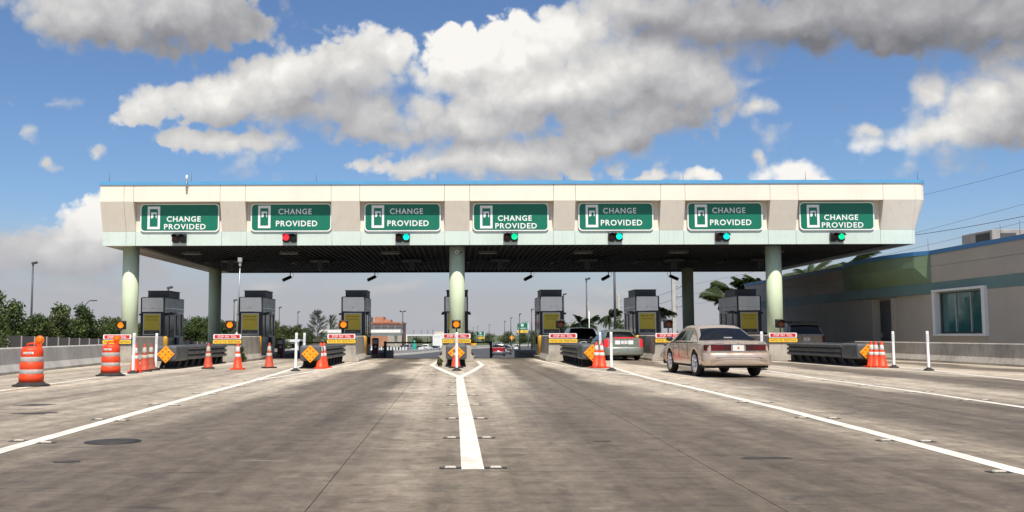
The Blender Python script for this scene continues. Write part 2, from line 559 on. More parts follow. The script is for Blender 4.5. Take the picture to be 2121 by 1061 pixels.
    hgt = N.math('ADD', N.math('MULTIPLY', n_tine, 0.6), N.math('MULTIPLY', n_fine, 0.7))
    N.put(bp.inputs['Height'], hgt)
    N.put(b.inputs['Normal'], bp.outputs[0])
    MATS[m.name] = m
    return m


def leaf_material(name, dark, light, trans=0.25):
    m = bpy.data.materials.new(name)
    m.use_nodes = True
    nt = m.node_tree
    nt.nodes.clear()
    N = Nodes(nt)
    out, b = N.n('ShaderNodeOutputMaterial'), N.n('ShaderNodeBsdfPrincipled')
    g = N.n('ShaderNodeNewGeometry')
    oi = N.n('ShaderNodeObjectInfo')
    co = N.n('ShaderNodeTexCoord').outputs['Object']
    f = N.math('ADD', N.math('MULTIPLY', g.outputs['Random Per Island'], 0.55), N.math('MULTIPLY', N.noise(co, 0.9, 3), 0.5))
    f = N.math('MULTIPLY_ADD', N.math('SUBTRACT', oi.outputs['Random'], 0.5), 0.3, f)
    c = N.mix(N.ramp(f, 0.15, 0.9), dark, light)
    N.put(b.inputs['Base Color'], c)
    b.inputs['Roughness'].default_value = 0.55
    b.inputs['Specular IOR Level'].default_value = 0.3
    t = N.n('ShaderNodeBsdfTranslucent')
    N.put(t.inputs[0], N.mix(0.5, c, (0.16, 0.2, 0.03)))
    mx = N.n('ShaderNodeMixShader')
    mx.inputs[0].default_value = trans
    N.put(mx.inputs[1], b.outputs[0])
    N.put(mx.inputs[2], t.outputs[0])
    N.put(out.inputs[0], mx.outputs[0])
    MATS[name] = m
    return m


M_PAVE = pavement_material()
M_ASPH = mat('asphalt', (0.055, 0.055, 0.058), 0.85, var=0.25, vs=0.4, bump=0.3, bs=60, dirt=0.3, dcol=(0.09, 0.088, 0.084), ds=0.15, world_space=True)
M_GRASS = mat('grass_ground', (0.07, 0.085, 0.035), 0.95, var=0.35, vs=0.12, bump=0.4, bs=8, dirt=0.35, dcol=(0.13, 0.11, 0.07), ds=0.05, world_space=True)
M_PAINT = mat('white_road_paint', (0.7, 0.665, 0.58), 0.75, var=0.05, vs=3, bump=0.15, bs=50, dirt=0.5, dcol=(0.38, 0.33, 0.27), ds=2.6, world_space=True)
M_OPAINT = mat('orange_road_paint', (0.55, 0.28, 0.06), 0.8, var=0.15, dirt=0.5, dcol=(0.25, 0.2, 0.15), world_space=True)
M_CONC = mat('barrier_concrete', (0.43, 0.39, 0.33), 0.85, var=0.14, vs=1.1, bump=0.3, bs=25, dirt=0.45, dcol=(0.13, 0.11, 0.09), ds=0.8, streak=0.35, world_space=True)
M_CONC_L = mat('pale_barrier_concrete', (0.5, 0.48, 0.44), 0.85, var=0.1, vs=0.7, bump=0.25, bs=22, dirt=0.35, dcol=(0.24, 0.22, 0.2), ds=0.6, streak=0.3, world_space=True)
M_CURB = mat('island_concrete', (0.27, 0.25, 0.215), 0.88, var=0.18, vs=1.6, bump=0.3, bs=25, dirt=0.5, dcol=(0.1, 0.085, 0.07), world_space=True)
M_CREAM = mat('cream_fascia', (0.85, 0.775, 0.65), 0.6, var=0.025, vs=0.6, bump=0.1, bs=60, dirt=0.1, ds=0.35, streak=0.1, dcol=(0.5, 0.46, 0.37))
M_TAUPE = mat('taupe_fascia', (0.83, 0.76, 0.645), 0.65, var=0.04, vs=0.8, bump=0.12, bs=50, dirt=0.1, ds=0.4, streak=0.12, dcol=(0.4, 0.35, 0.3))
M_MINT = mat('mint_fascia', (0.6, 0.7, 0.63), 0.6, var=0.03, vs=0.7, bump=0.08, bs=60, dirt=0.15, ds=0.4, streak=0.18, dcol=(0.35, 0.42, 0.38))
M_BLUE = mat('blue_coping', (0.1, 0.34, 0.6), 0.5, var=0.05, vs=1.0)
M_COLUMN = mat('pale_green_column', (0.58, 0.67, 0.47), 0.6, var=0.05, vs=1.2, bump=0.12, bs=40, streak=0.12, dcol=(0.3, 0.36, 0.25))
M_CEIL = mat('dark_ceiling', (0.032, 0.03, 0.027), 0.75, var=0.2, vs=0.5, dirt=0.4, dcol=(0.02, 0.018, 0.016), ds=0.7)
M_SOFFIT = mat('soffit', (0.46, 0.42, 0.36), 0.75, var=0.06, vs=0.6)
M_ROOF = mat('roof_membrane', (0.42, 0.41, 0.39), 0.9, var=0.1)
M_WHITE = mat('white_paint', (0.8, 0.8, 0.78), 0.5, var=0.03)
M_BLACK = mat('black_metal', (0.018, 0.018, 0.019), 0.45, var=0.25, vs=3)
M_RUBBER = mat('black_rubber', (0.022, 0.021, 0.02), 0.8, var=0.3, vs=5, bump=0.1)
M_DARKM = mat('dark_grey_metal', (0.07, 0.07, 0.072), 0.5, var=0.15)
M_GALV = mat('galvanised_steel', (0.42, 0.43, 0.44), 0.45, metal=0.7, var=0.12, vs=4)
M_GREEN = mat('green_sign_sheeting', (0.004, 0.165, 0.096), 0.4, var=0.06, vs=0.8)
M_SIGNW = mat('white_sign_sheeting', (0.84, 0.85, 0.83), 0.4, var=0.03)
M_RED = mat('red_sign_sheeting', (0.62, 0.018, 0.022), 0.45, var=0.08)
M_YEL = mat('yellow_sign_sheeting', (0.95, 0.58, 0.05), 0.45, var=0.06)
M_ORANGE_S = mat('orange_sign_sheeting', (0.95, 0.35, 0.008), 0.5, var=0.06, vs=6)
M_REFL = mat('amber_reflector', (0.85, 0.17, 0.008), 0.2, var=0.08)
M_CONE = mat('orange_plastic', (0.82, 0.062, 0.01), 0.55, var=0.1, vs=6, dirt=0.35, dcol=(0.3, 0.05, 0.022), ds=5, streak=0.15)
M_CONE_D = mat('dirty_orange_plastic', (0.5, 0.065, 0.025), 0.65, var=0.2, vs=6, dirt=0.6, dcol=(0.1, 0.035, 0.025), ds=4)
M_CONE_O = mat('faded_dark_cone_plastic', (0.3, 0.07, 0.04), 0.75, var=0.25, vs=6, dirt=0.7, dcol=(0.08, 0.055, 0.05), ds=4)
M_COLLAR = mat('white_reflective_collar', (0.7, 0.68, 0.63), 0.4, var=0.06, vs=8, dirt=0.2, dcol=(0.4, 0.35, 0.3), ds=6)
M_COLLAR_D = mat('dirty_reflective_collar', (0.55, 0.5, 0.42), 0.5, var=0.12, vs=8, dirt=0.5, dcol=(0.2, 0.16, 0.12), ds=6)
M_STRIPE = mat('silver_reflective_band', (0.46, 0.45, 0.42), 0.45, var=0.12, vs=6, dirt=0.3, dcol=(0.25, 0.22, 0.19), ds=5)
M_POST = mat('white_plastic', (0.85, 0.85, 0.84), 0.45, var=0.03)
M_POSTG = mat('post_reflective_band', (0.6, 0.61, 0.63), 0.35, var=0.05)
M_YBOLL = mat('yellow_bollard_paint', (0.62, 0.32, 0.03), 0.5, var=0.1, dirt=0.2)
M_CUSH = mat('grey_plastic_cushion', (0.085, 0.09, 0.095), 0.5, var=0.12, vs=2, dirt=0.3, dcol=(0.16, 0.15, 0.14), ds=2)
M_BOOTHF = mat('booth_front_panel', (0.82, 0.79, 0.74), 0.42, metal=0.7, var=0.05, streak=0.1, dcol=(0.35, 0.32, 0.3))
M_BOOTHS = mat('booth_grey_metal', (0.48, 0.46, 0.435), 0.42, metal=0.55, var=0.1, streak=0.3, dcol=(0.1, 0.095, 0.09))
M_BOOTHB = mat('booth_black_frame', (0.022, 0.022, 0.024), 0.45, var=0.2)
M_POSTER = mat('mustard_poster', (0.6, 0.46, 0.05), 0.6, var=0.05)
M_POSTERD = mat('poster_dark_footer', (0.075, 0.07, 0.06), 0.6, var=0.1)
M_ALU = mat('aluminium_frame', (0.5, 0.5, 0.49), 0.4, metal=0.5, var=0.05)
M_INK = mat('dark_lettering', (0.03, 0.028, 0.02), 0.6, var=0.0)
M_GLASS = mat('dark_glass', (0.009, 0.01, 0.011), 0.1, var=0.0, spec=0.3)
M_GLASST = mat('teal_tinted_glass', (0.03, 0.12, 0.11), 0.1, var=0.15, vs=0.6, spec=0.8)
M_LIT_AMBER = mat('lit_amber_lens', (0.9, 0.25, 0.01), 0.3, var=0.1, vs=12, emit=(1.0, 0.2, 0.004), estr=1.15)
M_OFF_AMBER = mat('unlit_amber_lens', (0.2, 0.045, 0.008), 0.25, var=0.15, vs=12)
M_LIT_RED = mat('lit_red_lens', (0.8, 0.02, 0.02), 0.3, var=0.05, emit=(1.0, 0.02, 0.035), estr=1.5)
M_LIT_GREEN = mat('lit_green_lens', (0.0, 0.6, 0.35), 0.3, var=0.1, vs=14, emit=(0.0, 0.85, 0.32), estr=0.95)
M_LIT_CYAN = mat('lit_bluegreen_lens', (0.0, 0.6, 0.5), 0.3, var=0.1, vs=14, emit=(0.0, 0.9, 0.62), estr=1.1)
M_OFF_RED = mat('unlit_red_lens', (0.06, 0.012, 0.01), 0.25, var=0.1)
M_OFF_GREEN = mat('unlit_green_lens', (0.025, 0.03, 0.03), 0.25, var=0.1)
M_WALL = mat('beige_stucco', (0.46, 0.41, 0.345), 0.8, var=0.05, vs=0.5, bump=0.2, bs=40, streak=0.1, dcol=(0.28, 0.25, 0.23), world_space=True)
M_TEAL = mat('teal_stripe', (0.14, 0.235, 0.23), 0.65, var=0.06, vs=0.7, world_space=True)
M_BAY = mat('green_stucco', (0.18, 0.255, 0.15), 0.7, var=0.06, vs=0.7, world_space=True)
M_COPE = mat('blue_roof_coping', (0.055, 0.2, 0.42), 0.5, var=0.06)
M_IRON = mat('cast_iron', (0.05, 0.045, 0.04), 0.7, metal=0.3, var=0.25, bump=0.4, bs=40)
M_PATCH = mat('dark_asphalt_patch', (0.045, 0.04, 0.036), 0.85, var=0.3, vs=5, bump=0.3)
M_LEAF = leaf_material('green_leaves', (0.018, 0.036, 0.009), (0.085, 0.12, 0.026))
M_LEAF2 = leaf_material('olive_leaves', (0.024, 0.036, 0.01), (0.1, 0.115, 0.03))
M_LEAF3 = leaf_material('grey_green_needles', (0.035, 0.05, 0.03), (0.10, 0.115, 0.07))
M_PALM = leaf_material('palm_fronds', (0.014, 0.026, 0.008), (0.06, 0.085, 0.025), 0.15)
M_BARK = mat('bark', (0.13, 0.1, 0.075), 0.9, var=0.25, vs=4, bump=0.5, bs=18)
M_PALMB = mat('palm_bark', (0.27, 0.245, 0.21), 0.9, var=0.2, vs=5, bump=0.4, bs=12)
M_POLEC = mat('concrete_pole', (0.5, 0.475, 0.43), 0.8, var=0.08)
M_BRICK = mat('terracotta_brick', (0.42, 0.2, 0.115), 0.8, var=0.1, vs=0.5)
M_FENCE = mat('taupe_wall_panel', (0.15, 0.125, 0.105), 0.85, var=0.1, vs=0.4, bump=0.2, bs=14, streak=0.2)
M_FPOST = mat('pale_wall_post', (0.4, 0.37, 0.33), 0.85, var=0.08)

# ------------------------------------------------------------------ ground, pavement, markings
def zg(y):
    """the land falls away gently beyond the plaza"""
    return -4.6 * (1 - math.exp(-(y - 51.0) / 185.0)) if y > 51.0 else 0.0


def terrain():
    ys = [-120, -40, 0, 30, 51, 55, 60, 64] + [64 + 12 * i for i in range(1, 41)] + [620, 760, 1000, 1500, 2500, 4500, 9000]
    xs = [-6000, -1500, -500, -150, -60, -30, 0, 30, 60, 150, 500, 1500, 6000]
    m = MB()
    for y in ys:
        for x in xs:
            m.v.append((x, y, zg(y) - 0.2))
    n = len(xs)
    for j in range(len(ys) - 1):
        for i in range(n - 1):
            m.f.append((j * n + i, j * n + i + 1, (j + 1) * n + i + 1, (j + 1) * n + i))
            m.s.append(True)
            m.m.append(0)
    struct(m.build('ground', M_GRASS))


terrain()

pave = struct(MB().box(-40, 20.2, -8, 51, -0.11, -0.014).prism([(51, -0.11), (71, zg(71) - 0.11), (71, zg(71) - 0.014), (51, -0.014)], -40, 20.2, 'X').build('concrete_pavement', mat('joint_filler', (0.11, 0.09, 0.07), 0.9, var=0.2, world_space=True)))
SEAMS = [(-40, -40), (-15.0, -15.6), (-9.75, -10.6), (-4.62, -5.5), (-1.04, -1.38), (2.22, 2.86), (5.62, 5.2), (9.9, 10.0), (15.1, 15.0), (20.2, 20.2)]
CROSS = [-8.0, 8.62, 29.5, 51.0, 71.0]
for i in range(len(SEAMS) - 1):
    for j in range(len(CROSS) - 1):
        ya, yb = CROSS[j] + 0.006, CROSS[j + 1] - 0.006
        at = lambda s, y: s[0] + (s[1] - s[0]) * (min(y, 45.0) - 6.0) / 39.0
        gp = 0.0035
        q = [(at(SEAMS[i], ya) + gp, ya), (at(SEAMS[i + 1], ya) - gp, ya), (at(SEAMS[i + 1], yb) - gp, yb), (at(SEAMS[i], yb) + gp, yb)]
        zz = [0.0, 0.0, 0.0, 0.0] if j < 3 else [0.0, 0.0, zg(71), zg(71)]
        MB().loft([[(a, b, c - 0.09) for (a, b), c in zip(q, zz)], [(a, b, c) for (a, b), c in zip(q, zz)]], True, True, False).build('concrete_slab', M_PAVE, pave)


def road_sheet(name, left, right, m, dz):
    """a road sheet following the falling land; left and right are lists of (y, x)"""
    lerp = lambda t, y: next((a[1] + (b[1] - a[1]) * (y - a[0]) / (b[0] - a[0]) for a, b in zip(t, t[1:]) if a[0] <= y <= b[0]), t[-1][1])
    ys = sorted({left[0][0], *[left[0][0] + 10.0 * k for k in range(60) if left[0][0] + 10.0 * k < left[-1][0]], left[-1][0]})
    mb = MB()
    for a, b in zip(ys, ys[1:]):
        mb.face([(lerp(left, a), a, zg(a) + dz), (lerp(right, a), a, zg(a) + dz), (lerp(right, b), b, zg(b) + dz), (lerp(left, b), b, zg(b) + dz)])
    return struct(mb.build(name, m))


MEDIAN = [(71.0, -17.5), (100, -13.6), (145, -10.8), (200, -8.6), (277, -5.1), (340, 4.5), (400, 16), (450, 28.6), (560, 64)]
off = lambda t, d: [(y, x + d) for y, x in t]
road_sheet('asphalt_road', off(MEDIAN, 0.4), off(MEDIAN, 34.0), M_ASPH, -0.03)
road_sheet('far_carriageway', off(MEDIAN, -32.0), off(MEDIAN, -0.4), mat('far_concrete', (0.25, 0.24, 0.22), 0.9, var=0.1, vs=0.1, world_space=True), -0.03)
road_sheet('edge_line', off(MEDIAN, 0.75), off(MEDIAN, 1.25), M_PAINT, -0.012)


def stripe(name, pts, w, m=None, z=0.004):
    """painted line along pts (x, y) with constant width"""
    mb = MB()
    L, Rr = [], []
    for i, p in enumerate(pts):
        a, b = Vector(pts[max(i - 1, 0)]), Vector(pts[min(i + 1, len(pts) - 1)])
        d = (b - a).normalized()
        nx, ny = -d.y, d.x
        ww = w[i] if isinstance(w, (list, tuple)) else w
        L.append((p[0] + nx * ww / 2, p[1] + ny * ww / 2, z))
        Rr.append((p[0] - nx * ww / 2, p[1] - ny * ww / 2, z))
    for i in range(len(pts) - 1):
        mb.face([Rr[i], Rr[i + 1], L[i + 1], L[i]])
    return struct(mb.build(name, m or M_PAINT))


stripe('lane_line', [(0.13, 8.75), (0.115, 14.0), (0.075, 20.0), (0.05, 27.6)], 0.205)
stripe('lane_line', [(0.05, 27.62), (-0.46, 32.4), (-1.05, 38.9), (-0.93, 44.2)], [0.2, 0.2, 0.2, 0.14])
stripe('lane_line', [(0.05, 27.62), (0.5, 32.4), (0.98, 38.9), (0.88, 44.2)], [0.2, 0.2, 0.2, 0.14], z=0.0048)
stripe('lane_line', [(-4.52, 5.0), (-4.79, 10.2), (-4.92, 13.2), (-5.18, 19.0), (-5.42, 25.5), (-5.78, 32.3), (-6.12, 37.4), (-6.1, 44.2)], [0.2] * 6 + [0.17, 0.12])
stripe('lane_line', [(-5.38, 26.2), (-4.95, 30.5), (-4.42, 38.6), (-4.3, 46.0)], 0.15, z=0.0048)
stripe('lane_line', [(4.86, 5.0), (4.89, 8.46), (5.06, 12.0), (5.2, 15.5), (5.26, 20.0), (5.24, 25.0), (5.3, 28.5), (5.62, 35.2), (5.75, 44.2)], [0.19] * 7 + [0.15, 0.12])
stripe('lane_line', [(5.28, 28.3), (4.75, 31.4), (4.0, 38.5), (3.7, 47.0)], 0.14, z=0.0048)
stripe('lane_line', [(9.0, 8.0), (9.2, 15.8), (9.5, 20.1), (9.75, 26.0), (10.15, 32.0), (10.55, 37.5), (10.6, 44.0)], 0.16)
stripe('lane_line', [(9.76, 26.2), (9.3, 31.0), (8.9, 38.5), (8.8, 44.0)], 0.13, z=0.0048)
stripe('lane_line', [(13.6, 12.0), (14.5, 25.0), (15.1, 29.0), (15.75, 33.0), (16.2, 38.5), (16.0, 44.0)], 0.15)
stripe('lane_line', [(14.85, 27.5), (14.5, 32.5), (14.0, 38.5), (13.9, 44.0)], 0.13, z=0.0048)
stripe('lane_line', [(-9.5, 10.0), (-10.05, 21.4), (-10.27, 25.5), (-10.5, 30.0), (-11.4, 37.6), (-11.4, 44.0)], 0.16)
stripe('lane_line', [(-10.42, 28.6), (-9.9, 33.5), (-9.55, 38.6), (-9.4, 47.0)], 0.14, z=0.0048)
stripe('orange_line', [(-9.26, 10.0), (-9.82, 21.0), (-10.03, 24.6)], 0.05, M_OPAINT)
for x0, x1, y in ((-0.48, 0.52, 33.3), (-0.78, 0.8, 36.1), (-5.75, -4.78, 33.2), (-5.95, -4.62, 36.0), (4.6, 5.45, 33.2), (4.3, 5.6, 36.0), (9.15, 10.25, 33.4), (14.45, 15.7, 33.0), (-10.85, -9.95, 33.6)):
    stripe('hatch_line', [(x0, y), (x1, y)], 0.13, z=0.0056)

# ------------------------------------------------------------------ toll islands
IS_BLOCK = [-15.5, -10.49, -5.30, -0.06, 4.78, 9.62, 14.78]
IS_BOOTH = [-15.97, -10.84, -5.47, -0.09, 4.91, 9.92, 15.25]
ORD = ['first', 'second', 'third', 'fourth', 'fifth', 'sixth', 'seventh']
for xb, xo in zip(IS_BLOCK, IS_BOOTH):
    xc = 0.5 * (xb + xo)
    o = MB().prism([(xc - 0.82, 46.8), (xc + 0.82, 46.8), (xc + 0.92, 48.0), (xc + 0.92, 67.5), (xc - 0.92, 67.5), (xc - 0.92, 48.0)], -0.7, 0.16, 'Z').build('toll_island', M_CURB)
    struct(bevel(o, 0.02))

# ------------------------------------------------------------------ canopy
BAYS = [(-15.73, -11.53), (-10.31, -6.14), (-4.75, -0.63), (0.59, 4.67), (5.73, 9.86), (11.05, 15.18), (16.54, 20.67)]
XL, XR = -17.36, 22.24
canopy = thing('toll_canopy', (2.5, 57, 0), 0, 'long cream and mint toll plaza canopy with blue roof edge on round green columns', 'canopy')
CO = (-2.5, -57, 0)            # world to canopy coordinates


def cpart(mb, name, m, parent=canopy):
    return mb.build(name, m, parent, CO if parent is canopy else (0, 0, 0))


RAD, NA = 0.62, 12
YF, YB = 46.5, 68.0
cpart(MB().box(XL + 0.05, 22.1, 47.02, YB - 0.1, 5.78, 8.45), 'core_wall', M_CREAM)
cpart(MB().box(XL + 0.02, 22.2, 46.75, YB - 0.05, 8.452, 8.5), 'roof', M_ROOF)
edges = sorted({XL, -16.2, XR, *[e for b in BAYS for e in b]})
G = 0.008
for a, b in zip(edges, edges[1:]):
    cpart(MB().box(a + G, b - G, YF, 47.0, 7.69, 8.5), 'parapet_panel', M_CREAM)
    cpart(MB().box(a + G, b - G, 46.95, 47.0, 5.58, 6.272), 'band_panel', M_MINT)
    if not any(abs(a - q[0]) < 0.01 for q in BAYS):
        cpart(MB().prism([(YF, 7.684), (46.95, 6.28), (47.0, 6.28), (47.0, 7.684)], a + G, b - G, 'X'), 'pier', M_TAUPE)


def swept(prof, name, m, y_end):
    """a fascia profile (distance out, height) taken round the rounded front right corner and down the right side"""
    rings = []
    for i in range(NA + 1):
        t = R(90.0 * i / NA)
        rings.append([(XR + 0.0 + (RAD + d) * math.sin(t), YF + RAD - (RAD + d) * math.cos(t), z) for d, z in prof])
    rings.append([(XR + RAD + d, y_end, z) for d, z in prof])
    return cpart(MB().loft(rings, True, True, False), name, m)


E_ = 0.006
swept([(0, 7.69), (0, 8.5), (-0.3, 8.5), (-0.3, 7.69)], 'corner_parapet', M_CREAM, YB)
swept([(0, 7.684), (-0.45, 6.28), (-0.52, 6.28), (-0.52, 7.684)], 'corner_pier', M_TAUPE, YB)
swept([(-0.45, 5.58), (-0.45, 6.272), (-0.52, 6.272), (-0.52, 5.58)], 'corner_band', M_MINT, YB)
swept([(0.045, 8.5), (0.045, 8.665), (-0.35, 8.665), (-0.35, 8.5)], 'corner_coping', M_BLUE, YB)
cpart(MB().box(XL - 0.04, XR, YF - 0.045, YF + 0.35, 8.5, 8.665), 'coping', M_BLUE)
cpart(MB().box(XL - 0.04, XL + 0.3, YF + 0.352, YB, 8.502, 8.665), 'coping', M_BLUE)
cpart(MB().box(XL, XL + 0.045, 47.03, YB, 5.6, 8.45), 'side_wall', M_CREAM)
cpart(MB().box(XL, 22.3, YB - 0.05, YB, 5.585, 8.45), 'rear_wall', M_CREAM)
# corrugated ceiling running from front to back
m = MB()
x, p = -16.0, 0.31
prof = []
while x < 21.3:
    prof += [(x, 5.74), (x + 0.17, 5.74), (x + 0.19, 5.64), (x + 0.29, 5.64)]
    x += p
for y0, y1 in ((47.3, 67.6),):
    for a, b in zip(prof, prof[1:]):
        m.face([(a[0], y0, a[1]), (b[0], y0, b[1]), (b[0], y1, b[1]), (a[0], y1, a[1])])
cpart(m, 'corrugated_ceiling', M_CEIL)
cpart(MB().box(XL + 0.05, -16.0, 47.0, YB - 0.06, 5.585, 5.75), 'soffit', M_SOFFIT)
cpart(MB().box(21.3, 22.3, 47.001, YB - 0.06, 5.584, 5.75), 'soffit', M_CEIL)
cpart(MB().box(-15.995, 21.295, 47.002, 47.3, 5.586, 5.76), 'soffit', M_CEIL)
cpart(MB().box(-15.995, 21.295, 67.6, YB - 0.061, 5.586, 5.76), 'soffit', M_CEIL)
for (cx, cy, r) in ((-16.3, 48.05, 0.395), (-0.035, 48.05, 0.385), (15.75, 48.05, 0.385), (-16.1, 64.0, 0.41), (0.0, 64.0, 0.41), (15.25, 64.0, 0.38)):
    c = cpart(MB().lathe([(r, 0.165), (r, 5.583)], 36, (cx, cy, 0)), 'column', M_COLUMN)
# lightning rods
for x in (-17.02, -13.02, -6.9, -0.96, 5.21, 11.03, 17.01, 22.5):
    cpart(MB().tube((x, 46.75, 8.66), (x, 46.75, 9.12), 0.012, 0.006, 6).tube((x, 46.75, 8.66), (x, 46.75, 8.72), 0.04, 0.02, 8), 'lightning_rod', M_DARKM)
an = thing('roof_antenna', (-13.14, 46.4, 8.3), 0, 'small white antenna clamped to the canopy edge near the left end', 'antenna')
MB().tube((0, 0, 0), (0, 0, 0.42), 0.025, n=8).build('mast', M_GALV, an)
MB().lathe([(0.02, 0.40), (0.055, 0.42), (0.06, 0.6), (0.035, 0.66), (0.005, 0.68)], 12).build('radome', M_WHITE, an)
MB().box(-0.06, 0.06, 0.0, 0.12, 0.08, 0.16).box(-0.05, 0.05, -0.04, 0.12, -0.02, 0.03).build('bracket', M_GALV, an)

# ------------------------------------------------------------------ canopy signs, lane signals, devices under the ceiling
SIGNS = [((-15.51, -11.65), 'low', 'above the unlit signal at the left end'), ((-10.11, -6.16), 'high', 'above the red signal'),
         ((-4.56, -0.82), 'high', 'left of the central column, third from the left'), ((0.74, 4.45), 'low', 'just right of the central column'),
         ((5.9, 9.57), 'high', 'fifth from the left'), ((11.23, 14.91), 'high', 'sixth from the left'), ((16.71, 20.37), 'low', 'at the right end')]
for (x0, x1), kind, where in SIGNS:
    cx, z0, z1 = (x0 + x1) / 2, 6.25, 7.64
    w = (x1 - x0) / 2
    s = thing('overhead_sign', (cx, 46.9, z0), 0, 'green CHANGE PROVIDED sign on the canopy, ' + where, 'sign', 'green signs along the canopy')
    h = z1 - z0
    MB().prism(rrect(-w, w, 0, h, 0.2), -0.02, 0.04, 'Y').build('white_border', M_SIGNW, s)
    MB().prism(rrect(-w + 0.06, w - 0.06, 0.06, h - 0.06, 0.17), -0.026, -0.018, 'Y').build('green_panel', M_GREEN, s)
    k = 0.0375                                        # booth pictogram: a booth with a person holding change
    ix0, ix1, iz0, iz1 = -w + 0.36, -w + 0.97, 0.13, h - 0.14
    if kind == 'high':
        iz0, iz1 = 0.17, h - 0.11
    ic = MB()
    for q in ((ix0, ix1, iz0, iz0 + 0.12), (ix0, ix1, iz1 - 0.13, iz1), (ix0, ix0 + 0.11, iz0 + 0.12, iz1 - 0.13), (ix1 - 0.11, ix1, iz0 + 0.12, iz1 - 0.13)):
        ic.box(q[0], q[1], -0.031, -0.0262, q[2], q[3])
    wz0, wz1, cxx = iz0 + 0.52, iz1 - 0.29, (ix0 + ix1) / 2 + 0.035
    ic.face([(ix0 + 0.165, -0.03, wz0 + 0.02), (cxx - 0.09, -0.03, wz0 + 0.02), (cxx - 0.05, -0.03, wz0 + 0.1), (cxx - 0.065, -0.03, wz1 - 0.12), (cxx, -0.03, wz1 - 0.06), (cxx, -0.03, wz1), (ix0 + 0.165, -0.03, wz1)])
    ic.face([(cxx, -0.03, wz1), (cxx, -0.03, wz1 - 0.06), (cxx + 0.065, -0.03, wz1 - 0.12), (cxx + 0.05, -0.03, wz0 + 0.1), (cxx + 0.075, -0.03, wz0 + 0.02), (cxx + 0.1, -0.03, wz0 + 0.02), (cxx + 0.1, -0.03, wz1)])
    ic.build('booth_pictogram', M_SIGNW, s)
    lh = 0.27
    if kind == 'low':
        lettering('CHANGE', 1.66, lh, M_SIGNW, s, (0.2, -0.029, 0.63), bold=0.02, space=1.15)
        lettering('PROVIDED', 2.03, lh, M_SIGNW, s, (0.26, -0.029, 0.255), bold=0.02, space=1.15)
    else:
        lettering('CHANGE', 1.62, 0.28, M_SIGNW, s, (0.19, -0.029, 0.985), bold=0.016, space=1.15)
        lettering('PROVIDED', 2.02, 0.285, M_SIGNW, s, (0.27, -0.029, 0.395), bold=0.02, space=1.15)

SIG = [(-13.57, 5.95, 0), (-8.18, 5.955, 1), (-2.68, 5.955, 3), (2.59, 5.965, 2), (7.69, 5.96, 3), (12.91, 5.95, 3), (18.51, 5.93, 2)]
SIGL = ['unlit black two-lens lane signal at the left end of the canopy', 'black lane signal with its red lens lit', 'black lane signal with blue-green lens lit, nearest left of the central column',
        'black lane signal with green lens lit, nearest right of the central column', 'black lane signal with green lens lit, fifth from the left', 'black lane signal with green lens lit, sixth from the left',
        'black lane signal with green lens lit at the right end']
for (x, z, st), lab in zip(SIG, SIGL):
    s = thing('lane_signal', (x, 46.94, z), 0, lab, 'traffic light', 'lane signals on the mint band')
    bevel(MB().box(-0.35, -0.004, -0.17, 0.0, -0.2, 0.2).box(0.004, 0.35, -0.17, 0.0, -0.2, 0.2).build('housing', M_BLACK, s), 0.03)
    for sx, mm in ((-0.176, M_LIT_RED if st == 1 else M_OFF_RED), (0.176, {2: M_LIT_GREEN, 3: M_LIT_CYAN}.get(st, M_OFF_GREEN))):
        MB().lathe([(0.15, -0.175), (0.12, -0.195), (0.06, -0.207), (0.004, -0.21)], 20, (sx, 0, 0), 'Y').build('lens', mm, s)
        vis = MB()
        n = 12
        for i in range(n):
            a, b = R(20 + 140 * i / n), R(20 + 140 * (i + 1) / n)
            vis.face([(sx + 0.168 * math.cos(a), -0.17, 0.168 * math.sin(a)), (sx + 0.168 * math.cos(b), -0.17, 0.168 * math.sin(b)),
                      (sx + 0.168 * math.cos(b), -0.42, 0.168 * math.sin(b) - 0.01), (sx + 0.168 * math.cos(a), -0.42, 0.168 * math.sin(a) - 0.01)])
        vis.build('visor', M_BLACK, s)
    MB().box(-0.3, -0.06, -0.03, 0.0, -0.25, -0.205).box(0.06, 0.3, -0.03, 0.0, -0.25, -0.205).build('bracket', M_DARKM, s)

LANES = [-13.3, -8.1, -2.7, 2.5, 7.6, 12.7, 17.8]
LW = ['in the closed lane at far left', 'in the second lane from left', 'left of the central column', 'right of the central column', 'in the fifth lane from left', 'in the sixth lane from left', 'in the lane beside the office building']
for i, x in enumerate(LANES):
    s = thing('lane_reader', (x, 56.5, 5.64), 0, 'dark overhead lane reader hung from the ceiling ' + LW[i], 'reader', 'devices hung under the canopy')
    MB().box(-0.55, 0.55, -0.3, 0.3, -0.14, -0.04).build('antenna_plate', M_DARKM, s)
    MB().box(-0.14, 0.14, -0.12, 0.12, -0.62, -0.141).build('reader_box', M_DARKM, s)
    MB().path([(-0.75, 0, -0.02), (-0.72, 0, -0.3), (-0.45, 0, -0.36), (-0.42, 0, -0.5)], 0.03).build('conduit', M_BLACK, s)
    MB().path([(0.75, 0, -0.02), (0.72, 0, -0.3), (0.45, 0, -0.36), (0.42, 0, -0.5)], 0.03).build('conduit', M_BLACK, s)
    MB().box(-1.9, 1.5, 0.9, 0.98, -0.1, 0.03).box(-1.9, -1.82, 0.9, 3.0, -0.09, 0.02).build('cable_tray', M_BLACK, s)
    f = thing('ceiling_light', (x - 0.9, 51.5, 5.64), 0, 'flat rectangular light fitting on the dark ceiling ' + LW[i], 'light fitting', 'devices hung under the canopy')
    MB().box(-0.5, 0.5, -0.3, 0.3, -0.1, 0.04).build('housing', M_DARKM, f)
    MB().box(-0.44, 0.44, -0.25, 0.25, -0.108, -0.1005).build('diffuser', mat('dusty_diffuser', (0.3, 0.29, 0.26), 0.6), f)

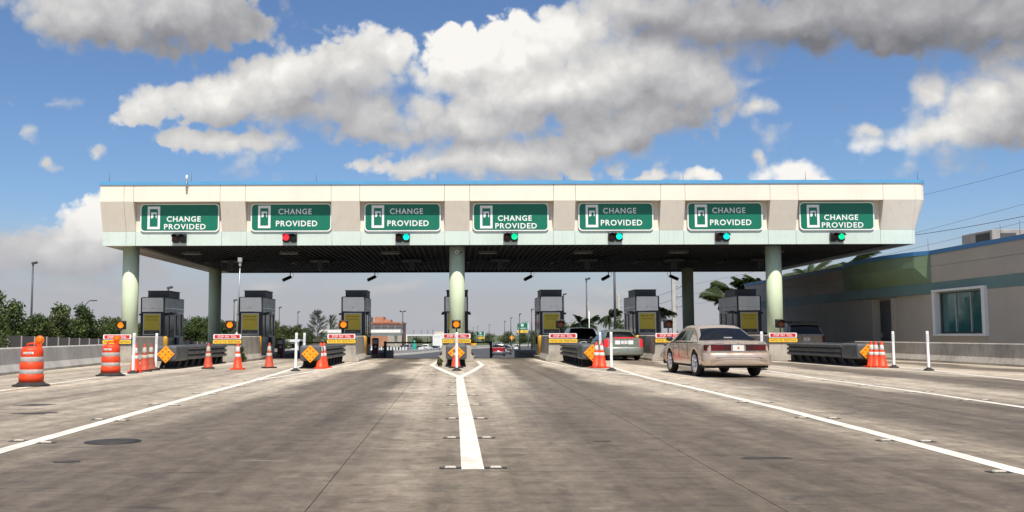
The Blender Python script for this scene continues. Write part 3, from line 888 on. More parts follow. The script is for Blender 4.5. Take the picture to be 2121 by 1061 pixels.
CAMS = [(-11.64, 1, 'behind the second booth'), (-5.82, 1, 'behind the third booth'), (4.92, 1, 'behind the fifth booth'), (10.24, 1, 'behind the sixth booth'), (14.75, -1, 'on the right rear column')]
for x, sd, lab in CAMS:
    s = thing('surveillance_camera', (x, 66.3, 5.58), 0, 'black surveillance camera hanging from the rear canopy edge ' + lab, 'camera', 'cameras under the rear canopy edge')
    MB().tube((0.12 * sd, 0, 0), (0.12 * sd, 0, -0.36), 0.03, n=8).build('drop_pipe', M_BLACK, s)
    MB().path([(0.12 * sd, 0, -0.3), (0.3 * sd, 0, -0.42), (0.34 * sd, 0, -0.2), (0.24 * sd, 0, 0)], 0.014).build('cable', M_BLACK, s)
    MB().tube((0.16 * sd, 0.05, -0.36), (-0.34 * sd, -0.25, -0.62), 0.115, 0.115, 10).build('body', M_BLACK, s)
cc = thing('column_camera', (-0.03, 47.665, 5.32), 0, 'white bullet camera on the top of the central column', 'camera')
MB().tube((0, -0.05, 0), (0, -0.34, -0.06), 0.075, 0.085, 12).build('body', M_WHITE, cc)
MB().tube((0, -0.336, -0.06), (0, -0.35, -0.0625), 0.05, 0.05, 12).build('lens', M_GLASS, cc)
MB().box(-0.04, 0.04, -0.06, 0.02, -0.13, 0.02).path([(0.05, -0.03, -0.05), (0.16, 0.0, -0.09), (0.24, 0.08, -0.02), (0.24, 0.15, 0.2)], 0.015).build('bracket', M_DARKM, cc)

# ------------------------------------------------------------------ island barriers with signs and beacons
def jersey(w_top, w_base, h, foot=0.1, low=0.32):
    """half-symmetrical barrier profile (x, z)"""
    a, b = w_top / 2, w_base / 2
    mid = a + (b - a) * 0.32
    right = [(b, 0.002), (b, foot), (mid, low), (a + 0.01, h - 0.03), (a - 0.02, h)]
    return right + [(-x, z) for x, z in reversed(right)]


BEACON = [('lit', -15.42), ('lit', -10.43), ('lit', -5.23), ('lit', -0.07), ('off', 4.69), ('off', 9.63), ('off', 14.76)]
ISL = ['island farthest left behind the drums', 'second island from the left', 'third island from the left', 'central column island', 'island right of the central column', 'island behind the tan sedan', 'island farthest right']
for i, x in enumerate(IS_BLOCK):
    b = bevel(MB().prism(jersey(1.22, 1.6, 1.17), 0, 4.2, 'Y').build('island_barrier', M_CONC, None, (x, 44.1, 0)), 0.02)
    tag(b, 'flared concrete nose barrier with toll signs on the ' + ISL[i], 'barrier', 'concrete nose barriers of the toll islands')
    s = thing('toll_sign', (x, 44.08, 0.83), 0, 'white and red STOP PAY TOLL sign on the ' + ISL[i], 'sign', 'stop pay toll signs')
    MB().prism(rrect(-0.635, 0.635, 0.21, 0.43, 0.05), -0.02, 0.02, 'Y').build('panel', M_SIGNW, s)
    MB().prism(rrect(-0.575, 0.575, 0.24, 0.40, 0.035), -0.0245, -0.0205, 'Y').build('red_field', M_RED, s)
    lettering('STOP  PAY  TOLL', 0.86, 0.105, M_SIGNW, s, (0, -0.027, 0.32), bold=0.014)
    w = thing('pedestrian_sign', (x, 44.07, 0.82), 0, 'yellow WATCH FOR PEDESTRIANS sign on the ' + ISL[i], 'sign', 'watch for pedestrians signs')
    MB().prism(rrect(-0.665, 0.665, 0.0, 0.205, 0.04), -0.02, 0.02, 'Y').build('black_edge', M_BLACK, w)
    MB().prism(rrect(-0.645, 0.645, 0.018, 0.187, 0.03), -0.0245, -0.0205, 'Y').build('yellow_field', M_YEL, w)
    lettering('WATCH  FOR  PEDESTRIANS', 1.2, 0.105, M_INK, w, (0, -0.027, 0.102), bold=0.004)
    st, bx = BEACON[i]
    lab = ('glowing amber beacon over the toll sign on the ' if st == 'lit' else 'unlit amber beacon over the toll sign on the ') + ISL[i]
    g = thing('beacon', (bx, 44.35, 1.17), 0, lab, 'beacon', 'amber beacons on the toll islands')
    MB().tube((0, 0, 0), (0, 0, 0.36), 0.028, n=8).build('post', M_GALV if i == 0 else M_BLACK, g)
    bevel(MB().box(-0.2, 0.2, -0.1, 0.12, 0.315, 0.715).build('housing', M_BLACK, g), 0.03)
    MB().lathe([(0.14, -0.103), (0.12, -0.135), (0.07, -0.152), (0.005, -0.158)], 20, (0, 0, 0.515), 'Y').build('lens', M_LIT_AMBER if st == 'lit' else M_OFF_AMBER, g)
    vis = MB()
    for k in range(12):
        a, c = R(10 + 160 * k / 12), R(10 + 160 * (k + 1) / 12)
        vis.face([(0.178 * math.cos(a), -0.1, 0.515 + 0.178 * math.sin(a)), (0.178 * math.cos(c), -0.1, 0.515 + 0.178 * math.sin(c)),
                  (0.178 * math.cos(c), -0.3, 0.508 + 0.178 * math.sin(c)), (0.178 * math.cos(a), -0.3, 0.508 + 0.178 * math.sin(a))])
    vis.build('visor', M_BLACK, g)

# ------------------------------------------------------------------ toll booths
def booth(loc, label):
    t = thing('toll_booth', loc, 0, label, 'toll booth', 'row of toll booths')
    W = 0.58
    MB().box(-W, W, 0.06, 3.66, 0.0, 2.28).build('wall', M_BOOTHS, t)
    MB().box(-W - 0.01, W + 0.01, 0.0, 0.05, 0.0, 1.02).build('lower_front_panel', M_BOOTHF, t)
    MB().box(-W - 0.012, W + 0.012, 0.01, 0.058, 1.03, 2.28).build('front_frame', M_BOOTHB, t)
    f = MB().box(-W + 0.03, W - 0.03, -0.03, 0.05, 2.47, 3.02).build('fascia_panel', M_BOOTHF, t)
    MB().box(-0.035, 0.035, -0.045, -0.031, 2.46, 2.485).build('clip', M_BLACK, f)
    MB().box(-W + 0.03, W - 0.03, -0.03, 0.05, 2.29, 2.46).build('fascia_panel', M_BOOTHF, t)
    for s in (-1, 1):
        MB().box(s * (W + 0.02) - 0.025, s * (W + 0.02) + 0.025, -0.02, 0.075, 0.0 if s else 0, 3.03).build('corner_post', M_BOOTHB, t)
        a, c = sorted((s * W, s * (W + 0.02)))
        MB().box(a, c, 0.08, 3.66, 2.5, 3.02).build('side_fascia', M_BOOTHS, t)
        MB().box(a, c, 0.08, 3.66, 2.29, 2.485).build('side_fascia', M_BOOTHS, t)
        for y0, y1, z0, z1 in ((0.12, 0.6, 1.0, 2.24), (0.95, 1.85, 0.95, 2.2), (2.25, 2.75, 1.05, 2.15), (3.2, 3.6, 1.0, 2.2)):
            fr = MB().box(a + s * 0.002, c + s * 0.006, y0, y1, z0, z1).build('window_frame', M_BOOTHB, t)
            g0, g1 = sorted((s * (W + 0.027), s * (W + 0.031)))
            MB().box(g0, g1, y0 + 0.07, y1 - 0.07, z0 + 0.07, z1 - 0.07).build('pane', M_GLASS, fr)
        d0, d1 = sorted((s * W, s * (W + 0.16)))
        MB().box(d0, d1, 0.9, 1.9, 2.205, 2.28).build('door_hood', M_BOOTHB, t)
        MB().box(*sorted((s * W, s * (W + 0.1))), 2.1, 2.55, 0.55, 0.95).build('coin_tray', M_BLACK, t)
        MB().box(*sorted((s * (W + 0.05), s * (W + 0.2))), 0.2, 0.36, 2.1, 2.2).build('side_lamp', M_BLACK, t)
    MB().box(-W - 0.02, W + 0.02, 0.06, 3.68, 3.025, 3.06).build('roof', M_DARKM, t)
    u = MB().box(-0.5, 0.62, 0.75, 2.7, 3.065, 3.4).build('roof_unit', M_DARKM, t)
    MB().box(-0.53, 0.65, 0.72, 2.73, 3.401, 3.43).build('lid', M_BLACK, u)
    p = MB().box(-0.48, 0.44, -0.035, 0.009, 1.08, 2.2).build('poster_frame', M_ALU, t)
    MB().box(-0.43, 0.39, -0.041, -0.036, 1.33, 2.15).build('poster', M_POSTER, p)
    MB().box(-0.43, 0.39, -0.041, -0.036, 1.13, 1.325).build('poster_footer', M_POSTERD, p)
    lettering('Like saving money?', 0.66, 0.1, M_INK, p, (-0.02, -0.044, 2.02), bold=0.004)
    lettering("I'm here to help.", 0.56, 0.1, M_INK, p, (-0.02, -0.044, 1.86), bold=0.004)
    lettering('SUNPASS', 0.24, 0.05, mat('grey_lettering', (0.3, 0.3, 0.29), 0.5), p, (-0.02, -0.044, 1.22), bold=0.02)
    return t


BL = ['grey toll booth with mustard poster at the far left end', 'grey toll booth with mustard poster, second from the left', 'grey toll booth with mustard poster, nearest left of the central column',
      'toll booth half hidden behind the central green column', 'grey toll booth with mustard poster, nearest right of the central column', 'grey toll booth with mustard poster beside the olive-grey car', 'grey toll booth with mustard poster just left of the right green column']
b0 = booth((IS_BOOTH[0], 50.6, 0.161), BL[0])
for i in range(1, 7):
    again(b0, (IS_BOOTH[i], 50.6, 0.161), 0, BL[i])

# yellow bollards at the booth corners
for x, lab in ((-14.95, 'far left booth'), (-10.15, 'second booth from the left'), (-4.78, 'third booth from the left'), (4.2, 'fifth booth from the left'), (9.18, 'sixth booth from the left'), (14.5, 'rightmost booth')):
    o = MB().lathe([(0.13, 0), (0.13, 0.92), (0.115, 0.97), (0.075, 1.01), (0.005, 1.03)], 16).build('bollard', M_YBOLL, None, (x, 49.55, 0.161))
    tag(o, 'yellow steel bollard at the front corner of the ' + lab, 'bollard', 'yellow bollards at the booths')

# lane machines and gate arms
for x, y, lab in ((-9.75, 53.5, 'right of the second booth'), (-14.75, 53.2, 'right of the far left booth'), (-4.55, 53.5, 'right of the third booth')):
    t = thing('toll_machine', (x, y, zg(y) + 0.005), 0, 'dark red toll coin machine ' + lab, 'machine', 'red coin machines beside the booths')
    bevel(MB().box(-0.16, 0.16, -0.3, 0.3, 0, 1.1).build('cabinet', mat('dark_red_paint', (0.12, 0.014, 0.012), 0.5, var=0.15), t), 0.03)
    MB().lathe([(0.09, -0.305), (0.075, -0.325), (0.004, -0.328)], 16, (0, 0, 0.62), 'Y').build('dial', M_ALU, t)
    MB().box(-0.13, 0.13, -0.31, -0.301, 0.78, 1.0).build('notice', mat('cream_notice', (0.5, 0.47, 0.38), 0.6), t)


def gate(x0, x1, y, z, label):
    t = thing('gate_arm', (x0, y, zg(y)), 0, label, 'barrier gate', 'striped lane gate arms')
    d = 1 if x1 > x0 else -1
    bevel(MB().box(-0.07, 0.07, -0.17, 0.17, -0.3, z + 0.08).build('pedestal', M_DARKM, t), 0.02)
    n = max(4, int(abs(x1 - x0) / 0.28))
    a = MB()
    for k in range(n):
        xa, xb = sorted((d * abs(x1 - x0) * k / n, d * abs(x1 - x0) * (k + 1) / n))
        a.prism([(xa, z - 0.045), (xb, z - 0.045), (xb + 0.05, z + 0.045), (xa + 0.05, z + 0.045)], -0.215, -0.185, 'Y', mi=k % 2)
    a.build('arm', [M_BLACK, mat('gate_yellow', (0.5, 0.3, 0.02), 0.5)], t)


gate(-4.35, -1.6, 58.0, 0.92, 'black and yellow gate arm in the lane left of the central column')
gate(2.04, 0.6, 60.0, 0.95, 'black and yellow gate arm in the lane right of the central column')
gate(-9.4, -7.3, 58.0, 0.95, 'black and yellow gate arm beyond the second booth')

# thin pole with a device box standing on the second island
t = thing('camera_pole', (-10.55, 46.2, 1.17), 0, 'thin grey pole with a small camera box rising from the second island', 'pole')
MB().tube((0.0, 0, 0.05), (0.12, 0, 3.55), 0.035, 0.025, 8).build('pole', M_GALV, t)
MB().lathe([(0.12, 0), (0.09, 0.12), (0.04, 0.2)], 12).build('base', M_GALV, t)
MB().box(0.03, 0.21, -0.14, 0.1, 3.55, 3.75).box(0.07, 0.17, -0.08, 0.06, 3.35, 3.549).build('camera_box', M_ALU, t)

# ------------------------------------------------------------------ crash cushions with diamond markers
def cushion(x, y, lab, yaw=0.0):
    t = thing('crash_cushion', (x, y, 0.0), yaw, 'ribbed grey crash cushion on black legs ' + lab, 'crash cushion', 'crash cushions in front of the islands')
    L = 7.6
    n = bevel(MB().box(-0.39, 0.39, 0.0, 1.5, 0.28, 0.84).build('nose', M_CUSH, t), 0.09, 3)
    for k in range(3):
        y0 = 1.54 + k * 2.0
        for s in (-1, 1):
            for z0 in (0.3, 0.485, 0.67):
                p = [(0.30, z0), (0.36, z0 + 0.015), (0.395, z0 + 0.05), (0.395, z0 + 0.105), (0.36, z0 + 0.14), (0.30, z0 + 0.155)]
                m = MB().prism([(s * a, b) for a, b in p], y0, y0 + 2.03 - 0.04, 'Y', smooth=False)
                m.build('fender_rib', M_CUSH, t)
    for y0 in (2.2, 3.0, 3.8, 4.6, 5.4, 6.2):
        sl = MB()
        for s in (-1, 1):
            sl.box(s * 0.396 - 0.004, s * 0.396 + 0.004, y0, y0 + 0.4, 0.535, 0.575)
        sl.build('slot', M_BLACK, t)
    MB().box(-0.29, 0.29, 1.5, L - 0.02, 0.3, 0.8).build('core', M_BLACK, t)
    MB().box(-0.3, 0.3, 1.5, L, 0.81, 0.845).build('top_plate', M_CUSH, t)
    for k in range(8):
        y0 = 0.7 + k * 0.9
        for s in (-1, 1):
            MB().prism([(y0 - 0.42, 0.01), (y0 - 0.3, 0.01), (y0 + 0.08, 0.3), (y0 - 0.06, 0.3)], s * 0.27 - 0.06, s * 0.27 + 0.06, 'X').build('leg', M_RUBBER, t)
    MB().box(-0.34, 0.34, 0.2, L, 0.003, 0.05).box(-0.2, 0.2, 0.5, L, 0.05, 0.32).build('base_rail', M_RUBBER, t)
    dm = MB().prism([(0.0, 0.22), (0.315, 0.535), (0.0, 0.85), (-0.315, 0.535)], -0.035, -0.012, 'Y').build('diamond_marker', M_ORANGE_S, t)
    for a in (-1, 0, 1):
        for b in (-1, 0, 1):
            u, v = (a - b) * 0.108, (a + b) * 0.108
            MB().lathe([(0.036, -0.036), (0.03, -0.047), (0.004, -0.052)], 12, (u, 0, 0.535 + v), 'Y').build('reflector', M_REFL, dm)
    return t


c0 = cushion(-10.49, 34.85, 'in front of the second island from the left')
again(c0, (-5.30, 34.85, 0), 0, 'ribbed grey crash cushion on black legs in front of the third island')
again(c0, (-0.06, 36.3, 0), 0, 'grey crash cushion end on, in front of the central column')
again(c0, (4.93, 35.6, 0), 0, 'ribbed grey crash cushion on black legs right of the central lanes')
again(c0, (9.62, 36.0, 0), 0, 'grey crash cushion hidden behind the tan sedan')
again(c0, (14.9, 35.25, 0), 0, 'ribbed grey crash cushion on black legs in front of the rightmost island')

# ------------------------------------------------------------------ white delineator posts
def delineator(loc, lab, lean=0.0):
    t = thing('delineator_post', loc, 0, lab, 'post', 'white delineator posts')
    bevel(MB().box(-0.042, 0.042, -0.03, 0.03, 0.06, 1.28).build('post', M_POST, t), 0.012)
    MB().box(-0.043, 0.043, -0.0335, -0.0305, 0.92, 1.2).build('reflective_band', M_POSTG, t)
    MB().lathe([(0.17, 0.001), (0.16, 0.03), (0.09, 0.06), (0.06, 0.1)], 16).build('base', M_RUBBER, t)
    t.rotation_euler = (0, lean, 0)
    return t


for (x, y, ln, lab) in ((-10.37, 31.0, R(1.0), 'white delineator post left of three cones near the right drum'), (-10.57, 33.95, R(1.0), 'white delineator post right of three cones, left of the orange diamond'),
                        (-5.47, 32.7, R(1.2), 'left one of two white posts beside the third island diamond'), (-5.63, 35.5, R(0.6), 'right one of two white posts beside the third island diamond'),
                        (-0.04, 32.75, 0, 'white delineator post in front of the central orange diamond'), (5.12, 32.4, 0, 'white delineator post in front of the olive-grey car'),
                        (5.29, 36.0, R(-0.5), 'white delineator post among cones by the right diamond'), (10.18, 32.5, 0, 'white delineator post half hidden by the tan sedan'),
                        (15.44, 34.4, 0, 'white delineator post by the right barrier, the one nearer the cones'), (15.36, 31.7, R(-0.4), 'white delineator post farthest right in the picture')):
    delineator((x, y, 0.006), lab, ln)

# ------------------------------------------------------------------ traffic cones
def cone(loc, lab, clean=0, rz=0.1, s=1.0):
    mm = (M_CONE, M_CONE_D, M_CONE_O)[clean]
    mc = (M_COLLAR, M_COLLAR_D, M_COLLAR_D)[clean]
    t = thing('traffic_cone', loc, rz, lab, 'cone', 'traffic cones')
    H = 0.93
    rr = lambda z: 0.17 + (0.032 - 0.17) * (z - 0.05) / (H - 0.05)
    MB().prism(rrect(-0.23, 0.23, -0.23, 0.23, 0.06), 0.001, 0.045, 'Z').build('base', mm if clean == 0 else M_RUBBER, t)
    MB().lathe([(0.2, 0.045), (rr(0.06), 0.06), (rr(0.46), 0.46), (rr(0.7), 0.7), (rr(H - 0.02), H - 0.02), (0.02, H)], 20).build('body', mm, t)
    for z0, z1 in ((0.44, 0.55), (0.63, 0.8)):
        MB().lathe([(rr(z0) + 0.001, z0), (rr(z0) + 0.004, z0 + 0.004), (rr(z1) + 0.004, z1 - 0.004), (rr(z1) + 0.001, z1)], 20).build('collar', mc, t)
    t.scale = (s, s, s)
    return t


for (x, y, c, rz, lab) in ((-10.57, 31.8, 0, 0.2, 'bright orange cone standing against the left white post'), (-10.56, 32.7, 1, 0.5, 'orange cone in the middle of three between two white posts'),
                           (-10.66, 33.7, 2, 0.1, 'dirty brown cone at the right white post near the drum'), (-9.08, 35.3, 1, 0.3, 'orange cone with black base in front of the ribbed cushion'),
                           (-7.78, 34.3, 0, 0.0, 'clean orange cone, middle one of three closing the left lane'), (-6.94, 35.7, 1, 0.6, 'dark red cone with black base, right one closing the left lane'),
                           (-4.95, 35.0, 0, 0.2, 'nearer of two cones overlapping at the third diamond'), (-4.92, 35.6, 0, 0.9, 'cone half hidden behind another at the third diamond'),
                           (-0.08, 35.4, 1, 0.3, 'dark cone behind the central white post'), (5.04, 35.25, 0, 0.3, 'left cone of the tight pair behind the right white posts'),
                           (5.2, 35.1, 0, 0.7, 'right cone of the tight pair behind the right white posts'), (14.9, 34.95, 0, 0.2, 'left cone of three bunched at the far right diamond'),
                           (15.0, 34.8, 0, 0.5, 'middle cone of three bunched at the far right diamond'), (15.14, 34.65, 0, 0.9, 'right cone of three bunched at the far right diamond')):
    cone((x, y, 0.006), lab, c, rz)

# ------------------------------------------------------------------ channelising drums
def drum(loc, lab, rz):
    t = thing('traffic_drum', loc, rz, lab, 'drum', 'orange drums with flashers')
    MB().lathe([(0.43, 0.001), (0.42, 0.03), (0.34, 0.05), (0.3, 0.09), (0.27, 0.095)], 24).build('base', M_RUBBER, t)
    prof = [(0.28, 0.08), (0.285, 0.26), (0.262, 0.285), (0.262, 0.40), (0.27, 0.43), (0.27, 0.555), (0.25, 0.575), (0.25, 0.70), (0.255, 0.72), (0.255, 0.84), (0.235, 0.9), (0.2, 0.93), (0.1, 0.945), (0.004, 0.95)]
    MB().lathe(prof, 28).build('body', M_CONE, t)
    for r, z0, z1 in ((0.266, 0.29, 0.395), (0.254, 0.58, 0.695)):
        MB().lathe([(r - 0.003, z0), (r, z0 + 0.004), (r, z1 - 0.004), (r - 0.003, z1)], 28).build('reflective_band', M_STRIPE, t)
    MB().path([(-0.13, 0, 0.93), (-0.11, 0, 1.0), (-0.04, 0, 1.015), (0.04, 0, 1.015), (0.11, 0, 1.0), (0.13, 0, 0.93)], 0.022).build('handle', M_CONE, t)
    # rental sticker wrapped round the drum
    st = MB()
    for k in range(8):
        a0, a1 = R(-90 - 28 + 56 * k / 8), R(-90 - 28 + 56 * (k + 1) / 8)
        st.face([(0.258 * math.cos(a0), 0.258 * math.sin(a0), 0.765), (0.258 * math.cos(a1), 0.258 * math.sin(a1), 0.765), (0.258 * math.cos(a1), 0.258 * math.sin(a1), 0.815), (0.258 * math.cos(a0), 0.258 * math.sin(a0), 0.815)], True)
    sk = st.build('sticker', M_SIGNW, t)
    lettering("BOB'S BARRICADES", 0.21, 0.03, M_INK, sk, (0, -0.2625, 0.79), bold=0.01)
    lp = MB().lathe([(0.1, -0.035), (0.105, -0.02), (0.105, 0.02), (0.1, 0.035)], 20, (0.17, 0, 1.1), 'Y').build('flasher', M_REFL, t)
    MB().lathe([(0.085, -0.036), (0.06, -0.055), (0.004, -0.062)], 20, (0.17, 0, 1.1), 'Y').build('lens', M_REFL, lp)
    MB().box(0.11, 0.23, -0.03, 0.03, 0.93, 1.0).build('flasher_box', M_CONE, t)


drum((-10.27, 23.4, 0.006), 'nearer orange drum with grey bands at the left edge', 0.05)
drum((-10.44, 29.2, 0.006), 'farther orange drum with grey bands beside the white post', -0.12)

# ------------------------------------------------------------------ road studs
def stud_row(first, pts, label, group, sides=True):
    half = len(pts) // 2
    for i, (x, y) in enumerate(pts):
        base = label
        if sides:
            label = '%s road stud from the near end, %s of the %s' % (NTH[i % half], 'left' if i < half else 'right', base)
        if first[0] is None:
            t = thing('road_stud', (x, y, 0.001), 0, label, 'road stud', group)
            bevel(MB().prism([(-0.055, 0.0), (0.055, 0.0), (0.045, 0.018), (-0.045, 0.018)], -0.03, 0.03, 'Y').build('body', M_COLLAR_D, t), 0.006)
            MB().box(-0.1, 0.1, -0.055, 0.055, 0.0005, 0.004).build('shadow_sheet', M_INK, t)  # dark sheet standing in for the stud's shadow on the road
            first[0] = t
        else:
            again(first[0], (x, y, 0.001), 0, label, group)
        label = base


def along(pts, y):
    for a, b in zip(pts, pts[1:]):
        if a[1] <= y <= b[1]:
            return a[0] + (b[0] - a[0]) * (y - a[1]) / (b[1] - a[1])
    return pts[-1][0]


fs = [None]
NTH = ['first', 'second', 'third', 'fourth', 'fifth', 'sixth', 'seventh', 'eighth']
cl = [(0.13, 8.75), (0.115, 14.0), (0.075, 20.0), (0.05, 27.6)]
ysc = [8.85, 11.4, 14.0, 16.7, 19.4, 22.1, 24.7, 27.3]
stud_row(fs, [(along(cl, y) - 0.2, y) for y in ysc] + [(along(cl, y) + 0.21, y) for y in ysc], 'thick central line', 'studs of the central line')
stud_row(fs, [(-0.75, 29.8), (0.85, 29.8), (-1.05, 32.2), (1.1, 32.2), (1.3, 35.5)], 'small white road stud beside a leg of the central fork', 'studs of the central fork', False)
ll = [(-4.79, 10.2), (-4.92, 13.2), (-5.18, 19.0), (-5.42, 25.5), (-5.78, 32.3)]
yl = [11.2, 14.0, 17.0, 20.2, 23.2, 26.0, 28.8]
stud_row(fs, [(along(ll, y) - 0.2, y) for y in yl] + [(along(ll, y) + 0.2, y - 0.2) for y in yl], 'long left lane line', 'studs of the left lane line')
rl = [(4.86, 5.0), (4.89, 8.46), (5.06, 12.0), (5.2, 15.5), (5.26, 20.0), (5.24, 25.0), (5.3, 28.5)]
yr = [8.5, 11.0, 14.0, 17.2, 20.4, 23.4, 26.0]
stud_row(fs, [(along(rl, y) - 0.2, y) for y in yr] + [(along(rl, y) + 0.2, y - 0.1) for y in yr], 'long right lane line', 'studs of the right lane line')
r2 = [(9.0, 8.0), (9.2, 15.8), (9.5, 20.1), (9.75, 26.0), (10.15, 32.0)]
y2 = [17.5, 20.0, 22.6, 25.2]
stud_row(fs, [(along(r2, y) - 0.2, y) for y in y2] + [(along(r2, y) + 0.2, y + 0.1) for y in y2], 'second lane line from right', 'studs of the second right lane line')

# ------------------------------------------------------------------ manhole and patches
mh = thing('manhole_cover', (-3.92, 11.1, 0.001), 0, 'round dark manhole cover in the near left lane', 'manhole cover')
MB().lathe([(0.31, 0.0), (0.31, 0.004), (0.004, 0.0045)], 36).build('rim', M_IRON, mh)
MB().lathe([(0.27, 0.0045), (0.265, 0.009), (0.2, 0.0085), (0.19, 0.011), (0.1, 0.0105), (0.09, 0.013), (0.004, 0.0125)], 36).build('lid', M_IRON, mh)
rng = random.Random(5)
for (x, y, w, d, lab) in ((-6.6, 15.2, 0.3, 0.17, 'dark rectangular patch in the closed left lane, the nearer one'), (-7.4, 17.0, 0.3, 0.16, 'dark rectangular patch in the closed left lane, the farther one'), (-3.75, 9.35, 0.13, 0.08, 'small dark patch near the manhole'),
                          (1.63, 11.0, 0.11, 0.05, 'dark scuff patch right of the central line'), (2.95, 9.5, 0.25, 0.08, 'long dark scuff patch in the near right lane')):
    q = [(x + w * (math.cos(t) + 0.25 * rng.uniform(-1, 1)), y + d * (math.sin(t) + 0.45 * rng.uniform(-1, 1))) for t in [2 * math.pi * k / 14 for k in range(14)]]
    o = MB().face([(a - x, b - y, 0) for a, b in q]).build('road_patch', M_PATCH, None, (x, y, 0.0035))
    struct(o)

# ------------------------------------------------------------------ side barriers
def barrier_run(name, pts, h, label, m, face=1, step=6.0, wt=0.24, wb=0.6):
    """jersey barrier units standing end to end along pts; every unit is a part"""
    root = thing(name, (pts[0][0], pts[0][1], 0), 0, label, 'barrier')
    prof = jersey(wt, wb, h, 0.08, 0.3)
    for a, b in zip(pts, pts[1:]):
        a, b = Vector(a), Vector(b)
        L = (b - a).length
        n = max(1, round(L / step))
        d = (b - a).normalized()
        ang = math.atan2(-d.x, d.y)
        for k in range(n):
            p = a + d * (L * k / n)
            o = MB().prism(prof, 0.006, L / n - 0.006, 'Y').build('barrier_unit', m, root, (p.x - pts[0][0], p.y - pts[0][1], 0), (0, 0, ang))
            bevel(o, 0.015)
    return root


barrier_run('left_concrete_barrier', [(-12.1, 10.0), (-13.4, 22.0), (-14.3, 30.1), (-15.35, 41.7), (-15.6, 44.0)], 0.83, 'long pale concrete barrier running along the left edge to the far left island', M_CONC_L)
barrier_run('right_concrete_barrier', [(20.45, 14.0), (20.45, 57.0)], 0.83, 'long stained concrete barrier in front of the office building', M_CONC)
rb = bpy.data.objects.get('left_concrete_barrier'); rb.name = 'concrete_barrier'
rb = bpy.data.objects.get('right_concrete_barrier'); rb.name = 'concrete_barrier'
struct(MB().box(20.2, 26, 0, 71, -0.1, 0.06).build('pavement', M_CURB))

# noise wall with posts beyond the left barrier
nw = thing('panel_wall', (-45, 60, 0), 0, 'low taupe panel wall with pale posts in front of the left trees', 'wall')
pm = MB().box(-0.06, 0.06, 0.1, 2.96, 0, 2.3).data('wall_panel', M_FENCE)
qm = MB().box(-0.14, 0.14, -0.1, 0.1, 0, 2.36).data('wall_post', M_FPOST)
for k in range(56):
    y = 60 + 3.06 * k
    for nm, me in (('wall_panel', pm), ('wall_post', qm)):
        o = bpy.data.objects.new(nm, me)
        COL.objects.link(o)
        o.parent = nw
        o.location = (0, y - 60, zg(y) - 0.05)

# ------------------------------------------------------------------ office building on the right
XB, HB = 22.0, 5.0
ob = thing('office_building', (XB + 8, 45, 0.06), 0, 'low beige plaza office with teal stripe, blue roof edge and green curved bay', 'building')
OB = (-XB - 8, -45, -0.06)
bp_ = lambda mb, name, m, parent=None: mb.build(name, m, parent or ob, OB if parent is None else (0, 0, 0))
W0, W1, WZ0, WZ1 = 40.3, 44.35, 1.2, 3.1           # window opening
D0, D1, DZ = 48.5, 51.4, 3.0                       # door recess
y0, y1 = 12.0, 74.0
T = 0.35
for a, b in ((y0, 26.0), (26.0, 33.0), (33.0, W0), (W1, D0), (D1, 62.0), (62.0, y1)):
    bp_(MB().box(XB, XB + T, a + G, b - G, 0.06, 3.05), 'wall_panel', M_WALL)
bp_(MB().box(XB, XB + T, W0 + G, W1 - G, 0.06, WZ0 - 0.01), 'wall_panel', M_WALL)
bp_(MB().box(XB + 0.001, XB + T, D0, D1, DZ, 3.05), 'wall_panel', M_WALL)
bp_(MB().box(XB, XB + T, W0 + G, W1 - G, WZ1, 3.05), 'wall_panel', M_WALL)
for a, b in ((y0, 26.0), (26.0, 35.0), (35.0, 44.8), (55.0, 64.5), (64.5, y1)):
    bp_(MB().box(XB - 0.012, XB + T, a + 0.003, b - 0.003, 3.055, 3.55), 'stripe_panel', M_TEAL)
    bp_(MB().box(XB, XB + T, a + G, b - G, 3.556, 4.3), 'wall_panel', M_WALL)
    bp_(MB().box(XB, XB + T, a + G, b - G, 4.312, HB - 0.14), 'wall_panel', M_WALL)
    bp_(MB().box(XB - 0.05, XB + T, a, b, HB - 0.138, HB + 0.05), 'coping', M_COPE)
bp_(MB().box(XB + T + 0.01, XB + 16, y0 + 0.1, y1 - 0.1, 0.06, HB - 0.2), 'core', M_WALL)
bp_(MB().box(XB + T, XB + 16, y0, y1, HB - 0.19, HB - 0.12), 'roof', M_ROOF)
# curved projecting bay over the door
def bay_curve(out, n=14):
    pts = []
    for i in range(n + 1):
        t = i / n
        y = 44.8 + 10.2 * t
        b = (math.sin(math.pi * min(1.0, t * 1.02)) ** 0.55 if 0 < t < 1 else 0.0)
        pts.append((XB - out * b, y))
    return pts


def bay_loft(z_lo, o_lo, z_hi, o_hi, name, m, back=0.3):
    lo, hi = bay_curve(o_lo), bay_curve(o_hi)
    rings = []
    for (xa, ya), (xb2, yb) in zip(lo, hi):
        rings.append([(xa, ya, z_lo), (xb2, yb, z_hi), (XB + back, yb, z_hi), (XB + back, ya, z_lo)])
    bp_(MB().loft(rings, True, True, False), name, m)


bay_loft(3.055, 0.3, 3.55, 0.3, 'bay_stripe', M_TEAL)
bay_loft(3.556, 0.3, 4.3, 0.95, 'bay_slope', M_BAY)
bay_loft(4.306, 0.95, HB - 0.14, 0.95, 'bay_parapet', M_BAY)
bay_loft(HB - 0.138, 1.0, HB + 0.055, 1.0, 'bay_coping', M_COPE)
